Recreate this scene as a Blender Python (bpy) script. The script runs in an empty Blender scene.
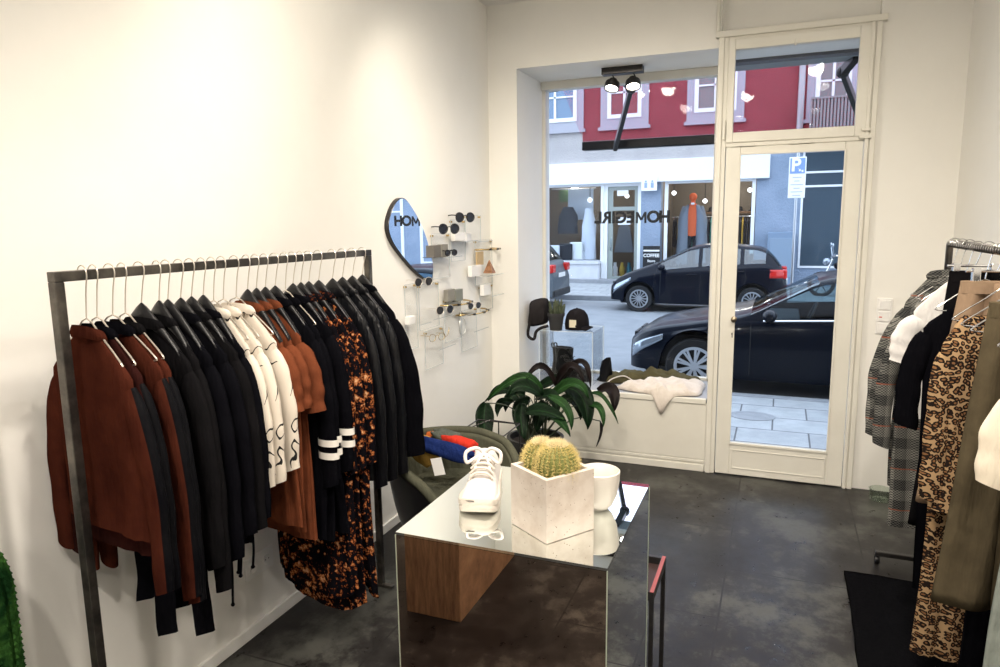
import bpy, math, random
from mathutils import Vector, Matrix
PI = math.pi
RND = random.Random(7)
SC = bpy.context.scene
COL = SC.collection

# ------------------------------------------------------------------ camera
CY, CP, CR, CF = -0.382926593, 0.155733364, -0.0135684703, 696.093617
CAM = Vector((0, 0, 1.6))
def cam_axes():
    sy, cy = math.sin(CY), math.cos(CY); sp, cp = math.sin(CP), math.cos(CP)
    f = Vector((sy*cp, cy*cp, -sp)); r = Vector((cy, -sy, 0)); u = r.cross(f)
    c, s = math.cos(CR), math.sin(CR)
    return c*r + s*u, -s*r + c*u, f
AR, AU, AF = cam_axes()
def pt(px, py, axis, val):
    """measure a point of the room on a real plane (axis = value)"""
    d = AF*CF + AR*(px-500) + AU*(333.5-py)
    return CAM + d*((val-CAM[axis])/d[axis])
cd = bpy.data.cameras.new('camera'); co = bpy.data.objects.new('camera', cd); COL.objects.link(co)
m = Matrix((AR, AU, -AF)).transposed().to_4x4(); m.translation = CAM
co.matrix_world = m
cd.sensor_width = 36; cd.lens = CF/1000*36; cd.clip_start = .02; cd.clip_end = 300
SC.camera = co
SC.view_settings.view_transform = 'Standard'; SC.view_settings.look = 'None'
SC.view_settings.gamma = 1; SC.view_settings.use_curve_mapping = False
SC.view_settings.exposure = 0.22

# ------------------------------------------------------------------ materials
def mat(name, col, rough=.6, metal=0., spec=.5, **k):
    m = bpy.data.materials.new(name); m.use_nodes = True
    b = m.node_tree.nodes['Principled BSDF']
    b.inputs['Base Color'].default_value = (*col, 1)
    b.inputs['Roughness'].default_value = rough; b.inputs['Metallic'].default_value = metal
    b.inputs['Specular IOR Level'].default_value = spec
    for kk, v in k.items():
        b.inputs[kk.replace('_', ' ')].default_value = v
    return m
def nodes(m): return m.node_tree.nodes, m.node_tree.links, m.node_tree.nodes['Principled BSDF']
def coord(m, scale=(1, 1, 1), src='Object'):
    N, L, b = nodes(m)
    t = N.new('ShaderNodeTexCoord'); mp = N.new('ShaderNodeMapping'); mp.inputs['Scale'].default_value = scale
    L.new(t.outputs[src], mp.inputs['Vector']); return mp.outputs[0]
def noise(m, vec, scale, detail=4, rough=.6):
    N, L, b = nodes(m); n = N.new('ShaderNodeTexNoise'); n.inputs['Scale'].default_value = scale
    n.inputs['Detail'].default_value = detail; n.inputs['Roughness'].default_value = rough
    L.new(vec, n.inputs['Vector']); return n.outputs['Fac']
def ramp(m, fac, stops, interp='LINEAR'):
    N, L, b = nodes(m); r = N.new('ShaderNodeValToRGB'); r.color_ramp.interpolation = interp
    e = r.color_ramp.elements
    while len(e) < len(stops): e.new(.5)
    for i, (p, c) in enumerate(stops):
        e[i].position = p; e[i].color = (*c, 1) if len(c) == 3 else c
    L.new(fac, r.inputs[0]); return r.outputs[0]
def bump(m, h, strength=.3, dist=.01):
    N, L, b = nodes(m); n = N.new('ShaderNodeBump'); n.inputs['Strength'].default_value = strength
    n.inputs['Distance'].default_value = dist; L.new(h, n.inputs['Height']); L.new(n.outputs[0], b.inputs['Normal'])
def math_(m, op, a, b_=None, c=None):
    N, L, _ = nodes(m); n = N.new('ShaderNodeMath'); n.operation = op
    for i, v in enumerate((a, b_, c)):
        if v is None: continue
        if isinstance(v, (int, float)): n.inputs[i].default_value = v
        else: L.new(v, n.inputs[i])
    return n.outputs[0]
def mixc(m, fac, a, b_):
    N, L, _ = nodes(m); n = N.new('ShaderNodeMix'); n.data_type = 'RGBA'
    if isinstance(fac, (int, float)): n.inputs[0].default_value = fac
    else: L.new(fac, n.inputs[0])
    for i, v in ((6, a), (7, b_)):
        if isinstance(v, tuple): n.inputs[i].default_value = (*v, 1)
        else: L.new(v, n.inputs[i])
    return n.outputs[2]
def mottled(name, c1, c2, scale, rough=.6, bumps=.2, bscale=None, spec=.5, metal=0., src='Object', lo=.35, hi=.65, bd=.004):
    m = mat(name, c1, rough, metal, spec); v = coord(m, src=src); f = noise(m, v, scale, 5)
    nodes(m)[1].new(ramp(m, f, [(lo, c1), (hi, c2)]), nodes(m)[2].inputs['Base Color'])
    if bumps: bump(m, noise(m, v, bscale or scale*4, 5), bumps, bd)
    return m
def fabric(name, c1, c2=None, rough=.85, spec=.0, sheen=.0, bs=60, bst=.25):
    c2 = c2 or tuple(x*.75 for x in c1)
    m = mottled(name, c1, c2, 9, rough, 0, spec=spec); v = coord(m)
    v2 = coord(m, (1, 1, .25)); w = noise(m, coord(m, (1, 1, .22)), 17, 4, .6); bump(m, math_(m, 'MULTIPLY_ADD', noise(m, v2, bs, 3), .12, w), min(1, bst*2.4), .02)
    if sheen: nodes(m)[2].inputs['Sheen Weight'].default_value = sheen
    return m
def glass(name, tint=(1, 1, 1), refl=.06, rough=0., fk=.35):
    """thin pane: mostly clear, with the mirror-like sheen of glass"""
    m = bpy.data.materials.new(name); m.use_nodes = True; N, L = m.node_tree.nodes, m.node_tree.links
    N.remove(N['Principled BSDF']); o = N['Material Output']
    t = N.new('ShaderNodeBsdfTransparent'); t.inputs[0].default_value = (*tint, 1)
    g = N.new('ShaderNodeBsdfGlossy'); g.inputs['Roughness'].default_value = rough
    x = N.new('ShaderNodeMixShader'); fr = N.new('ShaderNodeLayerWeight'); fr.inputs[0].default_value = .18
    mm = N.new('ShaderNodeMath'); mm.operation = 'MULTIPLY_ADD'; mm.inputs[2].default_value = refl
    L.new(fr.outputs['Fresnel'], mm.inputs[0]); mm.inputs[1].default_value = fk
    L.new(mm.outputs[0], x.inputs[0]); L.new(t.outputs[0], x.inputs[1]); L.new(g.outputs[0], x.inputs[2]); L.new(x.outputs[0], o.inputs[0])
    return m
def emit(name, col, s):
    m = mat(name, (.8, .8, .8)); b = nodes(m)[2]
    b.inputs['Emission Color'].default_value = (*col, 1); b.inputs['Emission Strength'].default_value = s; return m

WALL = mottled('painted_plaster', (.85, .835, .79), (.825, .81, .765), 3, .7, .25, 14, bd=.003)
CREAM = mottled('cream_gloss_paint', (.77, .75, .675), (.73, .705, .63), 4, .38, .12, 25, bd=.002)
CEIL = mat('ceiling_paint', (.82, .81, .78), .8)
BLACKMETAL = mottled('black_metal', (.03, .028, .028), (.045, .042, .04), 30, .35, .05, 60, metal=.6)
RAWSTEEL = mottled('raw_blackened_steel', (.07, .065, .06), (.2, .18, .155), 9, .32, .08, 50, metal=.85, lo=.42, hi=.72)
CHROME = mat('chrome', (.75, .75, .76), .12, 1.)
GOLD = mat('brass', (.62, .45, .2), .25, 1.)
WIREMETAL = mat('hanger_wire', (.72, .66, .58), .3, .8)
BLACKPLASTIC = mat('black_hanger_wood', (.007, .007, .008), .34, 0., .3)
WHITE = mat('white_plastic', (.85, .84, .82), .4)
ACRYL = glass('clear_acrylic', (.997, .999, .999), .006, fk=.04)
PANE = glass('window_glass', (.95, .975, 1.0), .004)
MIRROR = mat('mirror_silver', (.9, .94, .925), .008, 1.)
MIRROREDGE = mat('glass_edge', (.45, .5, .4), .15, .4)
RUBBER = mat('rubber', (.012, .012, .013), .8)

def floor_mat():
    m = mat('dark_stone_tiles', (.04, .036, .034), .4, 0., .2); N, L, b = nodes(m)
    t = N.new('ShaderNodeTexCoord'); mp = N.new('ShaderNodeMapping')
    mp.inputs['Rotation'].default_value = (0, 0, PI/2); mp.inputs['Location'].default_value = (.12, .17, 0)
    L.new(t.outputs['Object'], mp.inputs[0])
    br = N.new('ShaderNodeTexBrick'); L.new(mp.outputs[0], br.inputs[0])
    br.inputs['Scale'].default_value = 1; br.inputs['Brick Width'].default_value = .88; br.inputs['Row Height'].default_value = .6
    br.inputs['Mortar Size'].default_value = .004; br.inputs['Mortar Smooth'].default_value = .1; br.offset = .5
    br.inputs['Color1'].default_value = (.8, .8, .8, 1); br.inputs['Color2'].default_value = (.45, .45, .45, 1); br.inputs['Mortar'].default_value = (0, 0, 0, 1)
    v = mp.outputs[0]
    f1 = noise(m, v, 1.7, 8, .62); f2 = noise(m, v, 11, 8, .75)
    f = math_(m, 'MULTIPLY_ADD', f2, .45, math_(m, 'MULTIPLY', f1, .75))
    c = ramp(m, f, [(.50, (.008, .0068, .0065)), (.60, (.019, .0172, .0165)), (.69, (.066, .066, .058))])
    tone = math_(m, 'MULTIPLY_ADD', br.outputs['Color'], .7, .6)
    n = N.new('ShaderNodeMix'); n.data_type = 'RGBA'; n.blend_type = 'MULTIPLY'; n.inputs[0].default_value = 1
    L.new(c, n.inputs[6]); L.new(tone, n.inputs[7])
    c = mixc(m, br.outputs['Fac'], n.outputs[2], (.012, .011, .011))
    L.new(c, b.inputs['Base Color'])
    L.new(ramp(m, f2, [(.35, (.26,)*3), (.7, (.5,)*3)]), b.inputs['Roughness'])
    bump(m, math_(m, 'SUBTRACT', f2, math_(m, 'MULTIPLY', br.outputs['Fac'], 2)), .12, .003)
    return m
FLOOR = floor_mat()

# ------------------------------------------------------------------ mesh builder
class MB:
    def __init__(s): s.v = []; s.f = []; s.m = []; s.mi = 0
    def add(s, vs, fs):
        o = len(s.v); s.v += [Vector(v) for v in vs]
        for f in fs: s.f.append([i+o for i in f]); s.m.append(s.mi)
        return s
    def box(s, a, b, rot=None, piv=None):
        x0, y0, z0 = a; x1, y1, z1 = b
        vs = [Vector(p) for p in ((x0, y0, z0), (x1, y0, z0), (x1, y1, z0), (x0, y1, z0), (x0, y0, z1), (x1, y0, z1), (x1, y1, z1), (x0, y1, z1))]
        if rot is not None:
            c = Vector(piv) if piv else (Vector(a)+Vector(b))/2
            vs = [c + rot @ (v-c) for v in vs]
        return s.add(vs, [(0, 3, 2, 1), (4, 5, 6, 7), (0, 1, 5, 4), (1, 2, 6, 5), (2, 3, 7, 6), (3, 0, 4, 7)])
    def rings(s, R, closed=False, cap=True):
        n = len(R[0]); vs = [p for r in R for p in r]; fs = []
        k = len(R)
        for i in range(k if closed else k-1):
            j = (i+1) % k
            for a in range(n):
                b = (a+1) % n; fs.append((i*n+a, i*n+b, j*n+b, j*n+a))
        if cap and not closed:
            fs.append(tuple(reversed(range(n)))); fs.append(tuple(range((k-1)*n, k*n)))
        return s.add(vs, fs)
    def tube(s, P, r, n=8, closed=False, cap=True):
        P = [Vector(p) for p in P]; k = len(P)
        rr = r if isinstance(r, (list, tuple)) else [r]*k
        R = []; up = None
        for i in range(k):
            if closed: t = P[(i+1) % k]-P[i-1]
            else: t = P[min(i+1, k-1)]-P[max(i-1, 0)]
            t.normalize()
            if up is None:
                up = t.orthogonal().normalized()
            up = (up - t*up.dot(t)); up = up.normalized() if up.length > 1e-6 else t.orthogonal().normalized()
            w = t.cross(up)
            R.append([P[i] + (up*math.cos(2*PI*a/n) + w*math.sin(2*PI*a/n))*rr[i] for a in range(n)])
        return s.rings(R, closed, cap)
    def bar(s, a, b, w, h=None, up=(0, 0, 1)):
        h = h or w; a = Vector(a); b = Vector(b); t = (b-a).normalized(); u = Vector(up)
        if abs(t.dot(u)) > .98: u = Vector((0, 1, 0))
        x = t.cross(u).normalized(); u = x.cross(t)
        R = [[p + x*sx*w/2 + u*sy*h/2 for sx, sy in ((-1, -1), (1, -1), (1, 1), (-1, 1))] for p in (a, b)]
        return s.rings(R)
    def lathe(s, prof, n=24, c=(0, 0, 0), axis='z', sx=1, sy=1):
        c = Vector(c); R = []
        for r, z in prof:
            ring = []
            for a in range(n):
                t = 2*PI*a/n; x, y = r*math.cos(t)*sx, r*math.sin(t)*sy
                ring.append(c + (Vector((x, y, z)) if axis == 'z' else Vector((x, z, y)) if axis == 'y' else Vector((z, x, y))))
            R.append(ring)
        return s.rings(R)
    def prism(s, out, a, b, axis='y'):
        f = (lambda p, d: Vector((p[0], d, p[1]))) if axis == 'y' else (lambda p, d: Vector((d, p[0], p[1]))) if axis == 'x' else (lambda p, d: Vector((p[0], p[1], d)))
        return s.rings([[f(p, a) for p in out], [f(p, b) for p in out]])
    def ball(s, c, r, n=16, k=10, sc=(1, 1, 1)):
        c = Vector(c); R = []
        for i in range(1, k):
            t = PI*i/k
            R.append([c + Vector((math.sin(t)*math.cos(2*PI*a/n)*r*sc[0], math.sin(t)*math.sin(2*PI*a/n)*r*sc[1], math.cos(t)*r*sc[2])) for a in range(n)])
        return s.rings(R)
    def grid(s, fn, nu, nv, thick=None):
        vs = [fn(i/nu, j/nv) for j in range(nv+1) for i in range(nu+1)]
        fs = [(j*(nu+1)+i, j*(nu+1)+i+1, (j+1)*(nu+1)+i+1, (j+1)*(nu+1)+i) for j in range(nv) for i in range(nu)]
        return s.add(vs, fs)
    def build(s, name, mats, parent=None, smooth=False, bevel=0, solid=0, sub=0, auto=True):
        me = bpy.data.meshes.new(name)
        off = parent_world(parent) if parent else Vector()
        me.from_pydata([v-off for v in s.v], [], s.f); me.update()
        if not isinstance(mats, (list, tuple)): mats = [mats]
        for m in mats: me.materials.append(m)
        for p, i in zip(me.polygons, s.m): p.material_index = i; p.use_smooth = smooth
        import bmesh
        bm = bmesh.new(); bm.from_mesh(me); bmesh.ops.recalc_face_normals(bm, faces=bm.faces)
        bm.to_mesh(me); bm.free()
        o = bpy.data.objects.new(name, me); COL.objects.link(o)
        if parent: o.parent = parent
        if bevel:
            b = o.modifiers.new('bevel', 'BEVEL'); b.width = bevel; b.segments = 2; b.limit_method = 'ANGLE'
        if solid:
            b = o.modifiers.new('solid', 'SOLIDIFY'); b.thickness = solid; b.offset = 0
        if sub:
            b = o.modifiers.new('sub', 'SUBSURF'); b.levels = sub; b.render_levels = sub
        if smooth and auto: me.set_sharp_from_angle(angle=math.radians(50))
        return o
def parent_world(o):
    t = Vector()
    while o: t += o.location; o = o.parent
    return t
def tag(o, label=None, cat=None, group=None, kind=None):
    if label: o['label'] = label
    if cat: o['category'] = cat
    if group: o['group'] = group
    if kind: o['kind'] = kind
    return o
def thing(name, label, cat, loc=(0, 0, 0), group=None):
    o = bpy.data.objects.new(name, None); COL.objects.link(o); o.location = loc; o.empty_display_size = .1
    return tag(o, label, cat, group)
def one(mb, name, mats, label, cat, group=None, **k): return tag(mb.build(name, mats, **k), label, cat, group)
def struct(mb, name, mats, **k): return tag(mb.build(name, mats, **k), kind='structure')
def B(a, b): return MB().box(a, b)
def build_split(mb, name, *a, **k):
    """each connected piece becomes an object of its own"""
    par = list(range(len(mb.v)))
    def find(i):
        while par[i] != i: par[i] = par[par[i]]; i = par[i]
        return i
    for f in mb.f:
        for i in f[1:]: par[find(i)] = find(f[0])
    G = {}
    for f, m_ in zip(mb.f, mb.m): G.setdefault(find(f[0]), []).append((f, m_))
    out = []
    for fs in G.values():
        q = MB(); ids = sorted({i for f, _ in fs for i in f}); mp = {o: n for n, o in enumerate(ids)}
        q.v = [mb.v[i] for i in ids]; q.f = [[mp[i] for i in f] for f, _ in fs]; q.m = [m_ for _, m_ in fs]
        out.append(q.build(name, *a, **k))
    return out
def text_mesh(name, s, size, m, parent, loc, rot, depth=.001, bold=0., spacing=1.):
    c = bpy.data.curves.new(name, 'FONT'); c.body = s; c.size = size; c.extrude = depth; c.offset = bold
    c.align_x = 'CENTER'; c.align_y = 'CENTER'; c.space_character = spacing
    o = bpy.data.objects.new(name, c); COL.objects.link(o)
    dg = bpy.context.evaluated_depsgraph_get(); me = bpy.data.meshes.new_from_object(o.evaluated_get(dg))
    COL.objects.unlink(o); bpy.data.objects.remove(o)
    me.materials.clear(); me.materials.append(m)
    t = bpy.data.objects.new(name, me); COL.objects.link(t)
    t.rotation_euler = rot
    if parent: t.parent = parent; t.location = Vector(loc)-parent_world(parent)
    else: t.location = loc
    return t
def smooth_path(P, n=6, closed=False):
    P = [Vector(p) for p in P]; out = []; k = len(P)
    for i in range(k if closed else k-1):
        a = P[(i-1) % k] if closed or i > 0 else P[i]; b = P[i]; c = P[(i+1) % k]; d = P[(i+2) % k] if closed or i+2 < k else c
        for j in range(n):
            t = j/n
            out.append(.5*((2*b)+(c-a)*t+(2*a-5*b+4*c-d)*t*t+(3*b-a-3*c+d)*t**3))
    if not closed: out.append(P[-1])
    return out

# ------------------------------------------------------------------ the room
XL, XR, YF, YB, ZC = -1.875, .875, 4.5, -2.6, 3.02
GS_ = -.45; XV, YG, ZL, ZS = -1.67, 5.05, 2.61, .48          # reveal, shop glass, lintel, shelf
DX0, DX1, DZ = -.38, .45, 2.68                   # door frame
struct(B((XL-.2, YB-.2, -.15), (XR+.2, 5.2, 0)), 'floor', FLOOR)
struct(B((XL-.2, YB-.2, ZC), (XR+.2, 5.2, ZC+.2)), 'ceiling', CEIL)
struct(B((XL-.2, YB-.2, 0), (XL, 5.2, ZC)), 'wall_left', WALL)
struct(B((XR, YB-.2, 0), (XR+.2, 5.2, ZC)), 'wall_right', WALL)
struct(B((XL, YB-.2, 0), (XR, YB, ZC)), 'wall_back', WALL)
w = MB()
w.box((XL, YF, 0), (XV, 5.2, ZC))                       # pier on the left of the window
w.box((XV, YF, ZL), (DX0, 5.2, ZC))                     # lintel over the window
w.box((XV, YF, 0), (DX0, 5.2, ZS-.03))                  # low wall under the window
w.box((DX0, YF+.06, DZ), (DX1, 5.2, ZC))                # over the door
w.box((DX1, YF, 0), (XR, 5.2, ZC))                      # right of the door
struct(w, 'wall_front', WALL)
struct(B((XV, YF-.016, ZS-.034), (DX0-.02, YF+.012, ZS+.001)), 'trim_10', CREAM, bevel=.004)
struct(B((XV, YF+.012, ZS-.03), (DX0+.0, YG+.06, ZS)), 'trim_1', mottled('grey_shelf_paint', (.36, .38, .43), (.32, .34, .38), 4, .5, .1), bevel=.004)
t = MB(); t.box((XV-.0, YF-.012, .055), (DX0-.02, YF, .075)); t.box((XV, YF-.02, 0), (DX0-.02, YF, .045))
struct(t, 'baseboard_front', CREAM, bevel=.003)
struct(B((XV-.03, YF-.008, .08), (DX0-.02, YF, ZS-.03)), 'trim_2', CREAM)
struct(B((XL, YB, 0), (XL+.012, YF, .05)), 'baseboard_left', mat('white_skirting', (.8, .79, .75), .4), bevel=.003)
struct(MB().tube([(DX0-.02, YF-.012, DZ-.02), (DX0-.02, YF-.012, ZC)], .012), 'trim_3', CREAM, smooth=True)
struct(B((XV, YG-.05, 2.555), (DX0, YG+.04, ZL)), 'trim_4', CREAM, bevel=.003)

OUTW = mottled('added_outer_layer', (.17, .17, .18), (.13, .13, .14), 2, .9, .4, 30)  # unseen dark outer layer, added to dim reflections on the cars
o_ = MB(); o_.box((-9, 5.2, GS_), (XV-.12, 5.3, 7)); o_.box((XV-.12, 5.2, 2.66), (DX1, 5.3, 7)); o_.box((DX1, 5.2, GS_), (9, 5.3, 7)); o_.box((XV, 5.2, GS_), (DX0, 5.3, ZS-.05)); o_.box((DX0, 5.2, GS_), (DX1, 5.3, -.02))
struct(o_, 'wall_outside', OUTW)
# shop window
win = tag(bpy.data.objects.new('window_1', None), kind='structure'); COL.objects.link(win)
fr = MB(); fr.box((XV, YG-.02, ZS), (XV+.025, YG+.03, 2.555)); fr.box((DX0-.07, YG-.02, ZS), (DX0, YG+.03, 2.555))
fr.box((XV, YG-.02, ZS), (DX0, YG+.03, ZS+.02)); fr.build('window_frame', CREAM, win, bevel=.003)
B((XV+.02, YG, ZS+.015), (DX0-.06, YG+.008, 2.56)).build('window_pane', PANE, win)
LET = mat('black_vinyl_lettering', (.012, .012, .014), .6)
LW, xx_ = dict(H=.072, O=.083, M=.088, E=.062, G=.080, I=.025, R=.070, L=.058), -.738
for ch in 'HOMEGIRL':
    wd_ = LW[ch]; cx_ = xx_-wd_/2; xx_ -= wd_+.0005
    if ch == 'M':
        k = MB(); hh = .04; hw = .03
        for sx_ in (-1, 1):
            k.bar((cx_+sx_*hw, YG+.012, 1.6335-hh), (cx_+sx_*hw, YG+.012, 1.6335+hh), .0155, .0016, (0, 1, 0)); k.bar((cx_+sx_*(hw-.001), YG+.012, 1.6335+hh-.003), (cx_, YG+.012, 1.6335-hh*.45), .0015, .015, (0, 0, 1))
        k.build('window_letter', LET, win)
    else:
        text_mesh('window_letter', ch, .112, LET, win, (cx_, YG+.012, 1.6335), (PI/2, 0, PI), .0008, .0048)

# transom window over the door
tr = tag(bpy.data.objects.new('window_2', None), kind='structure'); COL.objects.link(tr)
f = MB()
def frame(mb, o, i, y0, y1):
    (a, b, c, d), (e, g, h, k) = o, i        # x0 x1 z0 z1
    mb.box((a, y0, c), (e, y1, d)); mb.box((g, y0, c), (b, y1, d)); mb.box((e, y0, c), (g, y1, h)); mb.box((e, y0, k), (g, y1, d))
frame(f, (-.335, .41, 2.06, 2.645), (-.297, .352, 2.118, 2.586), YF-.03, YF+.02)
f.build('window_frame', CREAM, tr, bevel=.004)
B((-.3, YF-.002, 2.115), (.356, YF+.003, 2.59)).build('window_pane', PANE, tr)
h = MB()
for x in (-.29, .02): h.box((x, YF-.04, 2.035), (x+.12, YF-.028, 2.047))
h.box((.375, YF-.05, 2.045), (.44, YF-.028, 2.062)); h.box((.385, YF-.05, 2.085), (.43, YF-.028, 2.1)); h.box((-.355, YF-.045, 2.08), (-.34, YF-.028, 2.19))
h.box((.02, YF-.045, 2.575), (.03, YF-.028, 2.61))
h.build('window_latch', CREAM, tr, bevel=.002)

# door
dr = tag(bpy.data.objects.new('door_1', None), kind='structure'); COL.objects.link(dr)
f = MB(); frame(f, (DX0-.0, DX1, 0, DZ), (-.335, .41, .0, 2.645), YF-.02, YF+.06)
f.box((-.335, YF-.02, 2.035), (.41, YF+.06, 2.065))
f.box((.405, YF-.035, 0), (.425, YF-.02, 2.66)); f.box((DX1-.02, YF-.03, 0), (DX1+.008, YF-.0, DZ)); f.box((DX0-.012, YF-.03, 0), (DX0+.02, YF, DZ)); f.box((DX0-.03, YF-.04, DZ-.02), (DX1+.03, YF-.0, DZ+.015))
f.build('door_frame', CREAM, dr, bevel=.004)
f = MB(); frame(f, (-.33, .402, .008, 2.033), (-.247, .312, .215, 1.99), YF-.028, YF+.02)
f.build('door_leaf', CREAM, dr, bevel=.004)
f = MB(); frame(f, (-.253, .318, .205, 1.996), (-.243, .308, .22, 1.985), YF-.034, YF-.028)
frame(f, (-.235, .305, .05, .175), (-.228, .298, .057, .168), YF-.032, YF-.028)
f.build('door_molding', CREAM, dr, bevel=.002)
B((-.25, YF-.004, .21), (.315, YF+.002, 1.993)).build('door_pane', PANE, dr)
k = MB(); kp = pt(734, 319, 1, YF-.03); k.lathe([(.001, 0), (.017, 0), (.017, -.01), (.008, -.012), (.008, -.028), (.014, -.032), (.016, -.045), (.001, -.05)], 20, kp, 'y')
k.build('door_knob', mat('dark_brass', (.32, .26, .18), .3, 1.), dr, smooth=True)
k2 = MB(); kq = pt(732.5, 334, 1, YF-.028); k2.ball(kq, .009, 12, 8, (.8, .4, 1.0)); k2.box(kq+Vector((-.004, -.004, -.022)), kq+Vector((.004, 0, 0)))
k2.build('keyhole', BLACKMETAL, dr)

# wall outlet, switches
o = thing('wall_outlet', 'white double power socket low on the white wall under the hanging clothes', 'outlet', (XL, 2.045, .28))
B((XL, 1.965, .238), (XL+.009, 2.125, .325)).build('face_plate', WHITE, o, bevel=.003)
for y in (2.005, 2.085):
    k = MB(); k.lathe([(.001, .0095), (.016, .0095), (.019, .013), (.021, .013), (.023, .009)], 20, (XL, y, .2815), 'x'); k.build('socket', WHITE, o, smooth=True)
    k = MB()
    for s in (-.009, .009): k.lathe([(.0005, .0098), (.0028, .0105)], 8, (XL+.0005, y+s, .2815), 'x')
    k.build('socket_hole', RUBBER, o)
o = thing('light_switch', 'column of three white switches on the wall right of the glass door', 'light switch', (.565, YF, 1.05))
B((.527, YF-.008, .945), (.605, YF, 1.152)).build('face_plate', WHITE, o, bevel=.002)
for i in range(3): B((.537, YF-.015, .953+.067*i), (.595, YF-.008, 1.009+.067*i)).build('rocker', WHITE, o, bevel=.002)
B((.54, YF-.0165, .985+.057), (.556, YF-.015, .99+.057)).build('indicator', mat('red_indicator', (.7, .05, .03), .4), o)

# glass door stop jar by the right wall
o = MB(); c = pt(874, 499, 2, 0)
o.lathe([(.001, .002), (.055, .002), (.058, .008), (.058, .06), (.062, .065), (.055, .068), (.05, .012), (.001, .01)], 32, (c.x+.03, c.y, 0))
one(o, 'glass_dish', glass('green_glass', (.86, .9, .86), .05), 'round clear glass dish on the floor against the wall under the tweed coats', 'dish', smooth=True)

# ------------------------------------------------------------------ lamps
LAMPW = emit('lamp_glow', (1, .93, .82), 14)
sp = thing('ceiling_spotlight', 'black two-headed spotlight under the lintel of the shop window', 'spotlight', (-1.02, 4.75, ZL))
B((-1.155, 4.72, ZL-.045), (-.885, 4.79, ZL)).build('base', BLACKMETAL, sp, bevel=.003)
def head(c, parent, aim, r=.05):
    """a spot head aimed along aim"""
    aim = Vector(aim).normalized(); q = Vector((0, 0, -1)).rotation_difference(aim).to_matrix(); c = Vector(c)
    def L(mb, prof):
        n = 24; R = [[c + q @ Vector((rr*math.cos(2*PI*a/n), rr*math.sin(2*PI*a/n), z)) for a in range(n)] for rr, z in prof]; return mb.rings(R)
    h = L(MB(), [(.004, .055), (r*.5, .05), (r*.55, .03), (r*.95, .024), (r, .01), (r, -.02), (r*.86, -.02), (r*.84, -.008), (.002, -.007)])
    hh = h.build('spot_head', BLACKMETAL, parent, smooth=True)
    L(MB(), [(.002, -.0085), (r*.83, -.009), (r*.83, -.0115), (.002, -.012)]).build('lamp_lens', LAMPW, hh)
    return hh
for x in (-1.09, -.95):
    hh = head((x, 4.755, ZL-.115), sp, (.15 if x > -1 else -.1, -.45, -1), .05)
    MB().tube(smooth_path([(x, 4.755, ZL-.045), (x+.012, 4.76, ZL-.065), (x+.0, 4.77, ZL-.085)], 4), .004).build('yoke', BLACKMETAL, sp, smooth=True)
def lamp_at(px, py, Yp):
    """ceiling spot whose mirror image stands at this place of the pane at depth Yp"""
    v = pt(px, py, 2, ZC-.14); return Vector((v.x, 2*Yp-v.y, ZC-.14))
SPOTS = [(lamp_at(645, 92, YG), 'nearest the shop window'), (lamp_at(668, 86, YG), 'in the middle of the front row'),
         (lamp_at(687, 105, YG), 'over the left clothes rail'), (lamp_at(749, 93, YF), 'over the mirrored table'), (lamp_at(816, 66, YF), 'near the right clothes rail')]
for i, (c, wh) in enumerate(SPOTS):
    s = thing('track_spotlight', 'black round spotlight on the ceiling ' + wh, 'spotlight', (c.x, c.y, ZC), 'ceiling spots inside the shop')
    MB().lathe([(.001, ZC-.001), (.05, ZC-.001), (.05, ZC-.02), (.012, ZC-.025), (.012, ZC-.09), (.001, ZC-.09)], 20, (c.x, c.y, 0)).build('base', BLACKMETAL, s, smooth=True)
    aim = Vector((-1.2 if i != 4 else .4, .3, -2.0)); head(c, s, aim, .05)
def spot(loc, aim, power, size=1.4, blend=.6, rad=.06, col=(1, .9, .76)):
    l = bpy.data.lights.new('spot_lamp', 'SPOT'); l.energy = power; l.spot_size = size; l.spot_blend = blend; l.shadow_soft_size = rad; l.color = col
    o = bpy.data.objects.new('spot_lamp', l); COL.objects.link(o); o.location = loc
    o.rotation_euler = (Vector(aim)-Vector(loc)).to_track_quat('-Z', 'Y').to_euler(); return o
def area(loc, aim, sx, sy, power, col):
    l = bpy.data.lights.new('area_lamp', 'AREA'); l.shape = 'RECTANGLE'; l.size = sx; l.size_y = sy; l.energy = power; l.color = col
    o = bpy.data.objects.new('area_lamp', l); COL.objects.link(o); o.location = loc
    o.rotation_euler = (Vector(aim)-Vector(loc)).to_track_quat('-Z', 'Y').to_euler(); return o
WARM = (1, .87, .72)
FILL_SPOTS = [(-.6, 1.2), (.3, 1.5), (-.55, -.3), (.3, -.1), (-.6, -1.7), (.3, -1.5)]  # extra ceiling spots out of view, added to brighten the room
for i, (x, y) in enumerate(FILL_SPOTS):
    wh = ('over the near end of the left rack', 'over the near end of the right rail', 'behind the camera on the left, second row', 'behind the camera on the right, second row', 'at the back of the shop on the left', 'at the back of the shop on the right')[i]
    s = thing('track_spotlight', 'added unseen ceiling spotlight ' + wh, 'spotlight', (x, y, ZC), 'ceiling spots inside the shop')
    MB().lathe([(.001, ZC-.001), (.05, ZC-.001), (.05, ZC-.02), (.012, ZC-.025), (.012, ZC-.09), (.001, ZC-.09)], 20, (x, y, 0)).build('base', BLACKMETAL, s, smooth=True)
    head((x, y, ZC-.14), s, (0, .25, -1), .05)
    spot((x, y+.01, ZC-.17), (x, y+.5, 0), (105, 95, 115, 100, 105, 95)[i], 2.6, 1., .05, (1, .905, .80))
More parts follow.
